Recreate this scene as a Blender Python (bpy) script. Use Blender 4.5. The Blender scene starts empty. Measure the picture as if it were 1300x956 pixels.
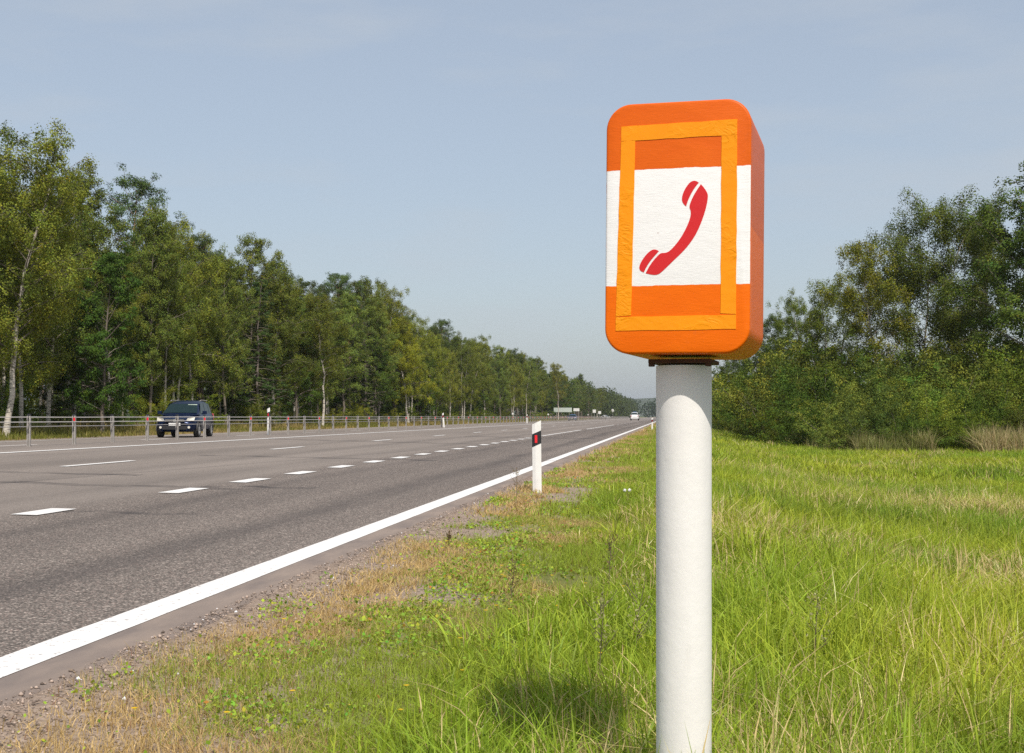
import bpy, bmesh, math, random
import numpy as np
from mathutils import Vector, Matrix

SC = bpy.context.scene
COL = SC.collection
RAD = math.radians
TH = RAD(6.68)            # camera yaw to the left of the road direction
F = 1700.0                # focal length in photo pixels (1300 wide)
CAMH = 1.0

# ------------------------------------------------------------------ terrain
def prof(X):
    xs = [-3000, -60, -40, -30, -26.2, -20.7, -17.6, -16.4, -2.63, -2.25, -1.7, -0.6, 0.6, 2.0, 4.0, 7.0, 12.0, 20, 60, 3000]
    zs = [1.0, .6, .3, .12, .05, .06, .20, .275, 0.0, -.015, -.04, -.09, -.17, -.34, -.55, -.66, -.62, -.5, -.3, 0.2]
    return np.interp(X, xs, zs)

def _h(i, j, s):
    n = (i * 374761393 + j * 668265263 + s * 1442695) & 0x7fffffff
    n = ((n ^ (n >> 13)) * 1274126177) & 0x7fffffff
    return ((n ^ (n >> 16)) & 0xffff) / 65535.0

def vnoise(x, y, seed=0):
    x = np.asarray(x, float); y = np.asarray(y, float)
    i = np.floor(x).astype(np.int64); j = np.floor(y).astype(np.int64)
    fx = x - i; fy = y - j
    fx = fx * fx * (3 - 2 * fx); fy = fy * fy * (3 - 2 * fy)
    a = _h(i, j, seed); b = _h(i + 1, j, seed); c = _h(i, j + 1, seed); d = _h(i + 1, j + 1, seed)
    return (a * (1 - fx) + b * fx) * (1 - fy) + (c * (1 - fx) + d * fx) * fy

def fbm(x, y, seed=0, o=3):
    v = 0; a = .5; t = 0
    for k in range(o):
        v = v + a * vnoise(np.asarray(x) * 2 ** k, np.asarray(y) * 2 ** k, seed + k * 17); t += a; a *= .5
    return v / t

def gz(X, Y):
    X = np.asarray(X, float); Y = np.asarray(Y, float)
    z = prof(X)
    m = np.clip((X + 1.6) / 2.0, 0, 1)
    z = z + m * (fbm(X * .9, Y * .6, 5) - .5) * .09 + m * (fbm(X * .12, Y * .1, 9) - .5) * .16
    # a slight shallow swale running across the meadow
    s = np.exp(-((Y - 34 - X * .15) / 2.2) ** 2) * np.clip((X - 2) / 3, 0, 1)
    return z - .10 * s

# ------------------------------------------------------------------ helpers
def link(o, parent=None):
    COL.objects.link(o)
    if parent is not None: o.parent = parent
    return o

def tag(o, label=None, cat=None, group=None, kind=None):
    if label: o['label'] = label
    if cat: o['category'] = cat
    if group: o['group'] = group
    if kind: o['kind'] = kind
    return o

def empty(name, loc=(0, 0, 0), rz=0):
    o = bpy.data.objects.new(name, None); link(o)
    o.location = loc; o.rotation_euler = (0, 0, rz); o.empty_display_size = .2
    return o

def np_mesh(name, verts, faces, mat=None, color=None, smooth=False, midx=None, uv=None):
    """faces: (n,k) int array (k = 3 or 4) or list of such arrays"""
    me = bpy.data.meshes.new(name)
    fl = faces if isinstance(faces, list) else [faces]
    fl = [f for f in fl if len(f)]
    verts = np.asarray(verts, np.float32)
    me.vertices.add(len(verts)); me.vertices.foreach_set('co', verts.ravel())
    loops = np.concatenate([f.ravel() for f in fl]).astype(np.int32)
    me.loops.add(len(loops)); me.loops.foreach_set('vertex_index', loops)
    tot = np.concatenate([np.full(len(f), f.shape[1], np.int32) for f in fl])
    st = np.concatenate([[0], np.cumsum(tot)[:-1]]).astype(np.int32)
    me.polygons.add(len(tot)); me.polygons.foreach_set('loop_start', st); me.polygons.foreach_set('loop_total', tot)
    if smooth: me.polygons.foreach_set('use_smooth', np.ones(len(tot), bool))
    if midx is not None: me.polygons.foreach_set('material_index', np.asarray(midx, np.int32))
    if mat is not None:
        for m in (mat if isinstance(mat, (list, tuple)) else [mat]): me.materials.append(m)
    me.update(calc_edges=True)
    if color is not None:
        a = me.color_attributes.new('tint', 'FLOAT_COLOR', 'POINT')
        c = np.ones((len(verts), 4), np.float32); c[:, :3] = color
        a.data.foreach_set('color', c.ravel())
    return me

class MB:
    """collects verts/faces for one mesh"""
    def __init__(s): s.v = []; s.f = []; s.m = []
    def add(s, vs, fs, m=0):
        b = len(s.v); s.v += [tuple(v) for v in vs]
        for f in fs: s.f.append([b + i for i in f]); s.m.append(m)
    def box(s, c, d, m=0, rz=0, taper=1.0):
        x, y, z = d[0] / 2, d[1] / 2, d[2] / 2
        vs = []
        for k, (sx, sy, sz) in enumerate([(-1,-1,-1),(1,-1,-1),(1,1,-1),(-1,1,-1),(-1,-1,1),(1,-1,1),(1,1,1),(-1,1,1)]):
            t = taper if sz > 0 else 1
            px, py = sx * x * t, sy * y * t
            if rz: px, py = px * math.cos(rz) - py * math.sin(rz), px * math.sin(rz) + py * math.cos(rz)
            vs.append((c[0] + px, c[1] + py, c[2] + sz * z))
        s.add(vs, [(0,3,2,1),(4,5,6,7),(0,1,5,4),(1,2,6,5),(2,3,7,6),(3,0,4,7)], m)
    def tube(s, pts, rs, n=8, cap=True, m=0):
        pts = [Vector(p) for p in pts]; rings = []
        for i, p in enumerate(pts):
            d = (pts[min(i + 1, len(pts) - 1)] - pts[max(i - 1, 0)])
            if d.length < 1e-9: d = Vector((0, 0, 1))
            d.normalize()
            a = d.cross(Vector((0, 0, 1)) if abs(d.z) < .9 else Vector((1, 0, 0))).normalized(); b = d.cross(a)
            r = rs[i] if hasattr(rs, '__len__') else rs
            rings.append([p + (a * math.cos(2 * math.pi * k / n) + b * math.sin(2 * math.pi * k / n)) * r for k in range(n)])
        b0 = len(s.v)
        for r in rings: s.v += [tuple(v) for v in r]
        for i in range(len(rings) - 1):
            for k in range(n):
                s.f.append([b0 + i * n + k, b0 + i * n + (k + 1) % n, b0 + (i + 1) * n + (k + 1) % n, b0 + (i + 1) * n + k]); s.m.append(m)
        if cap:
            s.f.append([b0 + k for k in range(n)][::-1]); s.m.append(m)
            s.f.append([b0 + (len(rings) - 1) * n + k for k in range(n)]); s.m.append(m)
    def prism(s, poly, ax, lo, hi, m=0):
        """poly: 2-D outline, extruded along axis ax ('x','y','z') from lo to hi"""
        def p3(a, b, c): return {'x': (c, a, b), 'y': (a, c, b), 'z': (a, b, c)}[ax]
        n = len(poly)
        vs = [p3(a, b, lo) for a, b in poly] + [p3(a, b, hi) for a, b in poly]
        s.add(vs, [list(range(n)), list(range(n, 2 * n))[::-1]] + [[i, (i + 1) % n, n + (i + 1) % n, n + i] for i in range(n)], m)
    def mesh(s, name, mat, smooth=False, bevel=0, seg=2, angle=40):
        me = bpy.data.meshes.new(name); me.from_pydata(s.v, [], s.f)
        for m in (mat if isinstance(mat, (list, tuple)) else [mat]): me.materials.append(m)
        me.polygons.foreach_set('material_index', s.m)
        bm = bmesh.new(); bm.from_mesh(me)
        bmesh.ops.recalc_face_normals(bm, faces=bm.faces)
        if bevel:
            es = [e for e in bm.edges if len(e.link_faces) == 2 and e.calc_face_angle(0) > RAD(35)]
            bmesh.ops.bevel(bm, geom=es, offset=bevel, segments=seg, affect='EDGES', profile=.5, clamp_overlap=True)
        bm.to_mesh(me); bm.free()
        if smooth:
            me.polygons.foreach_set('use_smooth', [True] * len(me.polygons))
            me.set_sharp_from_angle(angle=RAD(angle))
        me.update(); return me
    def build(s, name, mat, parent=None, **k):
        return link(bpy.data.objects.new(name, s.mesh(name, mat, **k)), parent)

# ------------------------------------------------------------------ materials
class NT:
    def __init__(s, name):
        s.mat = bpy.data.materials.new(name); s.mat.use_nodes = True
        s.t = s.mat.node_tree; s.t.nodes.clear()
        s.out = s.n('ShaderNodeOutputMaterial')
    def n(s, typ, **kw):
        nd = s.t.nodes.new(typ)
        for k, v in kw.items():
            if k == 'inp':
                for a, b in v.items():
                    if isinstance(b, bpy.types.NodeSocket): s.t.links.new(b, nd.inputs[a])
                    else: nd.inputs[a].default_value = b
            else: setattr(nd, k, v)
        return nd
    def math(s, op, a, b=0, c=None, clamp=False):
        nd = s.n('ShaderNodeMath', operation=op, use_clamp=clamp)
        for i, v in enumerate((a, b) if c is None else (a, b, c)):
            if isinstance(v, bpy.types.NodeSocket): s.t.links.new(v, nd.inputs[i])
            else: nd.inputs[i].default_value = v
        return nd.outputs[0]
    def mix(s, fac, a, b, mode='MIX'):
        nd = s.n('ShaderNodeMix', data_type='RGBA', blend_type=mode)
        for i, v in ((0, fac), (6, a), (7, b)):
            if isinstance(v, bpy.types.NodeSocket): s.t.links.new(v, nd.inputs[i])
            elif i == 0: nd.inputs[0].default_value = v
            else: nd.inputs[i].default_value = (*v, 1) if len(v) == 3 else v
        return nd.outputs[2]
    def ramp(s, fac, stops, interp='LINEAR'):
        nd = s.n('ShaderNodeValToRGB'); cr = nd.color_ramp; cr.interpolation = interp
        while len(cr.elements) < len(stops): cr.elements.new(.5)
        for e, (p, c) in zip(cr.elements, stops):
            e.position = p; e.color = (c, c, c, 1) if not hasattr(c, '__len__') else (*c, 1)
        s.t.links.new(fac, nd.inputs[0]); return nd.outputs[0]
    def coord(s, which='Object'): return s.n('ShaderNodeTexCoord').outputs[which]
    def scale(s, vec, sc): return s.n('ShaderNodeMapping', inp={'Vector': vec, 'Scale': sc}).outputs[0]
    def noise(s, vec, sc, det=3, rough=.5, dist=0):
        return s.n('ShaderNodeTexNoise', inp={'Vector': vec, 'Scale': sc, 'Detail': det, 'Roughness': rough, 'Distortion': dist}).outputs[0]
    def bump(s, h, strength=.3, dist=.01):
        return s.n('ShaderNodeBump', inp={'Height': h, 'Strength': strength, 'Distance': dist}).outputs[0]
    def pbr(s, col, rough=.6, metal=0, normal=None, spec=.5, coat=0, link_out=True):
        nd = s.n('ShaderNodeBsdfPrincipled')
        for k, v in (('Base Color', col), ('Roughness', rough), ('Metallic', metal), ('Specular IOR Level', spec), ('Coat Weight', coat)):
            if isinstance(v, bpy.types.NodeSocket): s.t.links.new(v, nd.inputs[k])
            elif k == 'Base Color': nd.inputs[k].default_value = (*v, 1)
            else: nd.inputs[k].default_value = v
        if normal is not None: s.t.links.new(normal, nd.inputs['Normal'])
        if link_out: s.t.links.new(nd.outputs[0], s.out.inputs[0])
        return nd.outputs[0]

def simple(name, col, rough=.5, metal=0, var=.15, sc=8, bump=.0, spec=.5, coat=0):
    t = NT(name); c = t.coord()
    n = t.noise(c, sc, 4, .6)
    k = t.ramp(n, [(.3, 1 - var), (.7, 1 + var * .4)])
    colr = t.mix(1.0, col, k, 'MULTIPLY')
    nr = t.bump(t.noise(c, sc * 6, 3), bump, .004) if bump else None
    t.pbr(colr, rough, metal, nr, spec, coat); return t.mat

def leaf_mat(name, transl=.35, spec=.25, rough=.55, hv=.12):
    t = NT(name)
    a = t.n('ShaderNodeAttribute', attribute_name='tint').outputs['Color']
    oi = t.n('ShaderNodeObjectInfo')
    col = t.mix(1.0, a, oi.outputs['Color'], 'MULTIPLY')
    p = t.pbr(col, rough, 0, None, spec, link_out=False)
    tc = t.mix(1.0, col, (1.25, 1.15, .55), 'MULTIPLY')
    tr = t.n('ShaderNodeBsdfTranslucent', inp={'Color': tc})
    ms = t.n('ShaderNodeMixShader', inp={0: transl, 1: p, 2: tr.outputs[0]})
    t.t.links.new(ms.outputs[0], t.out.inputs[0]); return t.mat

M = {}
M['leaf'] = leaf_mat('leaf', .20, .10, .7)
M['needle'] = leaf_mat('needle', .12, .12, .7)
M['grass'] = leaf_mat('grass_blade', .28, .22, .5)

def bark_birch():
    t = NT('birch_bark'); c = t.coord()
    n = t.noise(t.scale(c, (3, 3, 14)), 1.0, 4, .7)
    k = t.ramp(n, [(.0, 0), (.52, 0), (.60, 1), (1, 1)])
    col = t.mix(k, (.55, .50, .43), (.10, .085, .07))
    g = t.noise(c, .6, 2); col = t.mix(t.ramp(g, [(.45, 0), (.7, .45)]), col, (.22, .17, .12))
    t.pbr(col, .8, 0, t.bump(n, .4, .02)); return t.mat
def bark_pine():
    t = NT('pine_bark'); c = t.coord()
    n = t.noise(t.scale(c, (8, 8, 2.5)), 1.0, 4, .7)
    z = t.n('ShaderNodeSeparateXYZ', inp={0: c}).outputs[2]
    lo = t.mix(n, (.10, .075, .06), (.20, .15, .12)); hi = t.mix(n, (.26, .13, .07), (.38, .22, .13))
    col = t.mix(t.math('MULTIPLY', t.math('SUBTRACT', z, 4.0), .3, clamp=True), lo, hi)
    t.pbr(col, .9, 0, t.bump(n, .6, .03)); return t.mat
def bark_grey():
    t = NT('grey_bark'); c = t.coord()
    n = t.noise(t.scale(c, (9, 9, 3)), 1.0, 4, .7)
    t.pbr(t.mix(n, (.09, .075, .06), (.24, .20, .16)), .9, 0, t.bump(n, .5, .02)); return t.mat
M['birch'] = bark_birch(); M['pine'] = bark_pine(); M['bark'] = bark_grey()

# ------------------------------------------------------------------ tree generator
def tubes_np(paths, n):
    """paths: list of (pts (k,3), radii (k)) -> verts, quads"""
    V = []; Q = []; b = 0
    ang = np.arange(n) * 2 * np.pi / n
    for pts, rs in paths:
        pts = np.asarray(pts, float); k = len(pts)
        d = np.gradient(pts, axis=0); d /= np.linalg.norm(d, axis=1)[:, None] + 1e-9
        ref = np.where(np.abs(d[:, 2:3]) > .9, np.array([[1., 0, 0]]), np.array([[0, 0, 1.]]))
        a = np.cross(d, ref); a /= np.linalg.norm(a, axis=1)[:, None] + 1e-9
        c = np.cross(d, a)
        ring = pts[:, None, :] + (a[:, None, :] * np.cos(ang)[None, :, None] + c[:, None, :] * np.sin(ang)[None, :, None]) * np.asarray(rs)[:, None, None]
        V.append(ring.reshape(-1, 3))
        i = np.arange(k - 1)[:, None] * n; j = np.arange(n)[None, :]; j2 = (j + 1) % n
        q = np.stack([b + i + j, b + i + j2, b + i + n + j2, b + i + n + j], -1).reshape(-1, 4)
        Q.append(q); b += k * n
    return np.concatenate(V), np.concatenate(Q)

def leaf_quads(C, size, rng, up=.3, aspect=.62, droop=0, out=None):
    """C (n,3) centres, size (n,), returns verts (4n,3), quads"""
    n = len(C)
    ax = rng.normal(size=(n, 3)); ax[:, 2] -= droop; ax /= np.linalg.norm(ax, axis=1)[:, None]
    nr = rng.normal(size=(n, 3)); nr[:, 2] = np.abs(nr[:, 2]) + up
    if out is not None: nr = rng.normal(size=(n, 3)) * .45 + out * .9 + np.array([0, 0, .25]); ax = np.cross(nr, rng.normal(size=(n, 3))); ax /= np.linalg.norm(ax, axis=1)[:, None] + 1e-9
    sd = np.cross(ax, nr); sd /= np.linalg.norm(sd, axis=1)[:, None] + 1e-9
    s = size[:, None]
    v = np.stack([C - ax * s * .5, C + sd * s * aspect * .5, C + ax * s * .5, C - sd * s * aspect * .5], 1).reshape(-1, 3)
    q = np.arange(4 * n).reshape(-1, 4)
    return v, q

def curve_pts(p0, d, L, k, rng, droop=0, wob=.12):
    p = np.array(p0, float); d = np.array(d, float); d /= np.linalg.norm(d); out = [p.copy()]
    st = L / k
    for i in range(k):
        d = d + rng.normal(size=3) * wob; d[2] -= droop * (i + 1) / k
        d /= np.linalg.norm(d); p = p + d * st; out.append(p.copy())
    return np.array(out)

def gen_tree(kind, seed, H, nleaf=20000, stems=1):
    rng = np.random.default_rng(seed)
    K = dict(
        birch=dict(h0=.23, nb=52, L=.235, ang=52, droop=.30, w='egg', r0=.010, clr=.36, cz=1.6, leaf=.098, base=(.160, .185, .028), dr=.9),
        spread=dict(h0=.27, nb=60, L=.33, ang=56, droop=.34, w='egg', r0=.010, clr=.52, cz=1.5, leaf=.098, base=(.120, .150, .028), dr=.9),
        tallbirch=dict(h0=.36, nb=38, L=.17, ang=48, droop=.30, w='egg', r0=.0085, clr=.36, cz=1.7, leaf=.095, base=(.150, .178, .028), dr=.9),
        aspen=dict(h0=.19, nb=60, L=.215, ang=50, droop=.08, w='egg', r0=.0095, clr=.42, cz=.9, leaf=.105, base=(.138, .172, .030), dr=.2),
        maple=dict(h0=.14, nb=46, L=.27, ang=62, droop=.10, w='round', r0=.016, clr=.46, cz=.55, leaf=.14, base=(.078, .125, .018), dr=.1),
        pine=dict(h0=.40, nb=48, L=.175, ang=68, droop=-.12, w='top', r0=.0105, clr=.40, cz=.65, leaf=.12, base=(.080, .110, .028), dr=-.2),
        spruce=dict(h0=.06, nb=90, L=.17, ang=88, droop=.06, w='cone', r0=.010, clr=.30, cz=.6, leaf=.12, base=(.060, .090, .020), dr=.3),
    )[kind]
    trunks = []; br = []; tw = []; CL = []; CR = []
    for s in range(stems):
        off = np.array([rng.normal() * .35, rng.normal() * .35, 0]) if stems > 1 else np.zeros(3)
        k = 12; lean = rng.normal(size=2) * (.05 if stems == 1 else .12)
        z = np.linspace(-.25, H * (.97 if s == 0 else rng.uniform(.75, .92)), k + 1)
        t = z / H
        wob = np.cumsum(rng.normal(size=(k + 1, 2)) * H * .006, axis=0)
        P = np.stack([off[0] + lean[0] * z * np.clip(t, 0, 1) + wob[:, 0], off[1] + lean[1] * z * np.clip(t, 0, 1) + wob[:, 1], z], 1)
        R = np.maximum(H * K['r0'] * (1 - t * .93) ** 1.0, .012); R[0] *= 1.4; R /= (1 + .35 * (stems - 1))
        trunks.append((P, R))
        nb = K['nb'] // (1 if stems == 1 else 2) + (0 if stems == 1 else 4)
        for i in range(nb):
            u = (i + rng.uniform(0, 1)) / nb
            hh = K['h0'] + (1 - K['h0']) * u
            v = (hh - K['h0']) / (1 - K['h0'])
            w = K['w']
            if w == 'egg': Ls = (math.sin(math.pi * min(1, (v * .82 + .18))) ** .75) + .10
            elif w == 'round': Ls = math.sqrt(max(0, 1 - (v * 1.55 - .62) ** 2 * .95)) + .05
            elif w == 'top': Ls = .55 + .6 * math.sin(math.pi * min(1, v * .8 + .2)) - .35 * (v > .9)
            else: Ls = (1 - v) ** .8 + .06
            L = H * K['L'] * Ls * (rng.uniform(.85, 1.1) if w == 'top' else rng.uniform(.7, 1.25))
            az = i * 2.39996 + rng.normal() * .35
            ang = RAD(K['ang'] * (1.15 - .55 * v) if w != 'cone' else K['ang']) + rng.normal() * .12
            p0 = np.array([np.interp(hh * H, P[:, 2], P[:, 0]), np.interp(hh * H, P[:, 2], P[:, 1]), hh * H])
            if p0[2] > P[-1, 2]: continue
            d = np.array([math.cos(az) * math.sin(ang), math.sin(az) * math.sin(ang), math.cos(ang)])
            B = curve_pts(p0, d, L, 6, rng, K['droop'] * .5, .10)
            r0 = max(.012, np.interp(p0[2], P[:, 2], R) * .42)
            br.append((B, np.linspace(r0, .008, 7)))
            ns = max(3, int(L * 3.2))
            for j in range(ns):
                f = rng.uniform(.22, 1.0); q = f * 6; qi = min(5, int(q)); pb = B[qi] * (1 - (q - qi)) + B[qi + 1] * (q - qi)
                dd = (B[qi + 1] - B[qi]); dd /= np.linalg.norm(dd) + 1e-9
                dd = dd + rng.normal(size=3) * .75; dd[2] -= K['droop'] * .8
                T = curve_pts(pb, dd, rng.uniform(.35, .9) * min(1.3, .35 + L * .28), 3, rng, K['droop'], .15)
                tw.append((T, np.array([.010, .008, .006, .004])))
                for c, rr in ((T[2], 1), (T[3], .9)) if kind != 'spruce' else ((T[3], .8),):
                    CL.append(c); CR.append(K['clr'] * .86 * rr * rng.uniform(.5, 1.3))
    CL = np.array(CL); CR = np.array(CR)
    wgt = CR ** 2; wgt /= wgt.sum()
    idx = rng.choice(len(CL), nleaf, p=wgt)
    off = rng.normal(size=(nleaf, 3)); off /= np.linalg.norm(off, axis=1)[:, None]; off *= rng.uniform(.15, 1, (nleaf, 1)) ** .6
    off[:, 2] *= K['cz']; off[:, 2] -= .35 * (K['cz'] > 1)
    C = CL[idx] + off * CR[idx][:, None]
    sz = K['leaf'] * rng.uniform(.6, 1.3, nleaf)
    axis = np.zeros_like(C); axis[:, 2] = C[:, 2] * .9 + .05 * H; og = C - axis; og /= np.linalg.norm(og, axis=1)[:, None] + 1e-9
    on = off / (np.linalg.norm(off, axis=1)[:, None] + 1e-9) * .8 + og * .55
    V, Q = leaf_quads(C, sz, rng, .5, .62 if kind not in ('pine', 'spruce') else .35, K['dr'], on)
    ctone = rng.uniform(.75, 1.3, len(CL)); chue = rng.normal(size=len(CL)) * .08
    base = np.array(K['base'])
    col = base[None, :] * (ctone[idx] * rng.uniform(.75, 1.3, nleaf))[:, None]
    hue = chue[idx] + rng.normal(size=nleaf) * .10
    col = col * np.stack([1 + hue, 1 + hue * .3, 1 - hue * .5], 1)
    if kind in ('birch', 'tallbirch', 'aspen', 'spread'):
        yl = rng.random(nleaf) < .02; col[yl] = np.array([.22, .16, .02]) * rng.uniform(.7, 1.1, (yl.sum(), 1))
    col = np.repeat(col, 4, 0)
    return trunks, br, tw, V, Q, np.clip(col, .003, .5)

def tree_meshes(name, kind, seed, H, nleaf, stems=1):
    trunks, br, tw, V, Q, col = gen_tree(kind, seed, H, nleaf, stems)
    bark = {'birch': 'birch', 'spread': 'birch', 'tallbirch': 'birch', 'pine': 'pine'}.get(kind, 'bark')
    tv, tq = tubes_np(trunks, 8)
    bv, bq = tubes_np(br, 5)
    wv, wq = tubes_np(tw, 3)
    nv = len(tv); tq2 = [tq, bq + nv, wq + nv + len(bv)]
    mi = np.concatenate([np.zeros(len(tq)), np.full(len(bq), 0 if kind == 'pine' else 1), np.full(len(wq), 1)]).astype(int)
    trunk = np_mesh('trunk', np.concatenate([tv, bv, wv]), tq2, [M[bark], M['bark']], smooth=True, midx=mi)
    crown = np_mesh('crown', V, Q, M['needle'] if kind in ('pine', 'spruce') else M['leaf'], color=col)
    return trunk, crown, float(np.percentile(V[:, 2], 99.96))

def gen_shrub(seed, H, W, nleaf, base, leaf=.085, nst=26):
    rng = np.random.default_rng(seed); br = []; CL = []; CR = []
    for i in range(nst):
        az = rng.uniform(0, 2 * np.pi); a = abs(rng.normal()) * .45
        L = H * rng.uniform(.55, 1.05) / max(.6, math.cos(a) ** .5)
        p0 = np.array([math.cos(az) * rng.uniform(0, W * .22), math.sin(az) * rng.uniform(0, W * .22), -.1])
        B = curve_pts(p0, [math.cos(az) * math.sin(a), math.sin(az) * math.sin(a), math.cos(a)], L, 7, rng, .10, .09)
        br.append((B, np.linspace(.03, .006, 8)))
        for j in range(9):
            q = rng.uniform(.8, 7); qi = min(6, int(q)); pb = B[qi] * (1 - (q - qi)) + B[qi + 1] * (q - qi)
            dd = rng.normal(size=3); dd[2] += .4
            T = curve_pts(pb, dd, rng.uniform(.3, .8) * W * .16, 3, rng, .1, .15)
            br.append((T, np.array([.008, .006, .005, .003]))) ; CL += [T[1], T[3]]; CR += [rng.uniform(.12, .34) * H * .26 + .06] * 2
    CL = np.array(CL); CR = np.array(CR); CL[:, 2] = np.maximum(CL[:, 2], .12)
    idx = rng.integers(0, len(CL), nleaf)
    off = rng.normal(size=(nleaf, 3)); off /= np.linalg.norm(off, axis=1)[:, None]; off *= rng.uniform(.1, 1, (nleaf, 1)) ** .6
    C = CL[idx] + off * CR[idx][:, None] * np.array([1, 1, .8]); C[:, 2] = np.abs(C[:, 2])
    V, Q = leaf_quads(C, leaf * rng.uniform(.6, 1.3, nleaf), rng, .4, .55, .1, off / np.linalg.norm(off, axis=1)[:, None] + C / (np.linalg.norm(C, axis=1)[:, None]) * .5)
    ct = rng.uniform(.7, 1.3, len(CL)); ch = rng.normal(size=len(CL)) * .12
    col = np.array(base)[None] * (ct[idx] * rng.uniform(.75, 1.3, nleaf))[:, None]
    hu = ch[idx] + rng.normal(size=nleaf) * .1; col *= np.stack([1 + hu, 1 + hu * .3, 1 - hu * .5], 1)
    bv, bq = tubes_np(br[:nst] , 5); 
    return (np_mesh('stems', bv, bq, M['bark'], smooth=True), np_mesh('foliage', V, Q, M['leaf'], color=np.repeat(np.clip(col, .003, .4), 4, 0)), float(np.percentile(V[:, 2], 99.8)))

P = {}
P['birch'] = [tree_meshes('b', 'birch', 11, 14, 54000), tree_meshes('b', 'birch', 12, 14, 50000, 2), tree_meshes('b', 'birch', 13, 14, 54000)]
P['spread'] = [tree_meshes('b', 'spread', 15, 14, 130000, 2)]
P['tallbirch'] = [tree_meshes('b', 'tallbirch', 21, 14, 30000), tree_meshes('b', 'tallbirch', 22, 14, 28000)]
P['aspen'] = [tree_meshes('a', 'aspen', 31, 14, 50000), tree_meshes('a', 'aspen', 32, 14, 50000)]
P['maple'] = [tree_meshes('m', 'maple', 41, 10, 30000), tree_meshes('m', 'maple', 42, 10, 30000, 2)]
P['pine'] = [tree_meshes('p', 'pine', 51, 14, 34000), tree_meshes('p', 'pine', 52, 14, 34000), tree_meshes('p', 'pine', 53, 14, 34000)]
P['spruce'] = [tree_meshes('s', 'spruce', 61, 13, 30000)]
P['shrub'] = [gen_shrub(71, 4, 5, 20000, (.120, .165, .024)), gen_shrub(72, 4, 4.4, 19000, (.185, .205, .030)), gen_shrub(73, 4, 5.4, 20000, (.150, .170, .036))]
BARKNAME = {'birch': 'birch_tree', 'spread': 'birch_tree', 'tallbirch': 'birch_tree', 'aspen': 'aspen_tree', 'maple': 'broadleaf_tree', 'pine': 'pine_tree', 'spruce': 'spruce_tree', 'shrub': 'shrub'}

rnd = random.Random(7)
def place(kind, X, Y, H, wide=1.0, var=None, tint=(1, 1, 1), label=None, group=None, rz=None):
    pr = P[kind][rnd.randrange(len(P[kind])) if var is None else var]
    s = H / pr[2]
    r = empty(BARKNAME[kind], (X, Y, float(gz(X, Y))), rnd.uniform(0, 6.28) if rz is None else rz)
    r.scale = (s * wide, s * wide, s)
    a = link(bpy.data.objects.new('trunk' if kind != 'shrub' else 'stems', pr[0]), r)
    b = link(bpy.data.objects.new('crown' if kind != 'shrub' else 'foliage', pr[1]), r)
    k = rnd.uniform(.68, 1.28); w = rnd.uniform(-.10, .06)
    if kind == 'shrub': k = rnd.uniform(.55, 1.6); w = rnd.uniform(-.14, .16)
    b.color = (tint[0] * k * (1 + w), tint[1] * k, tint[2] * k * (1 - w), 1)
    tag(r, label, 'shrub' if kind == 'shrub' else 'tree', group)
    return r

def y_at(px, X):   # distance along the road at which the line x = X crosses photo column px
    return X / math.tan(math.atan((px - 650) / F) - TH)
def depth(X, Y): return Y * math.cos(TH) - X * math.sin(TH)
def x_at(px, Y): return Y * math.tan(math.atan((px - 650) / F) - TH)
def height_for(px, ytop, X, Y): return (529 - ytop) / F * depth(X, Y) + CAMH - float(gz(X, Y))
ORD = ['first', 'second', 'third', 'fourth', 'fifth', 'sixth', 'seventh', 'eighth', 'ninth', 'tenth', 'eleventh', 'twelfth', 'thirteenth', 'fourteenth', 'fifteenth', 'sixteenth', 'seventeenth', 'eighteenth', 'nineteenth', 'twentieth']

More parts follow.
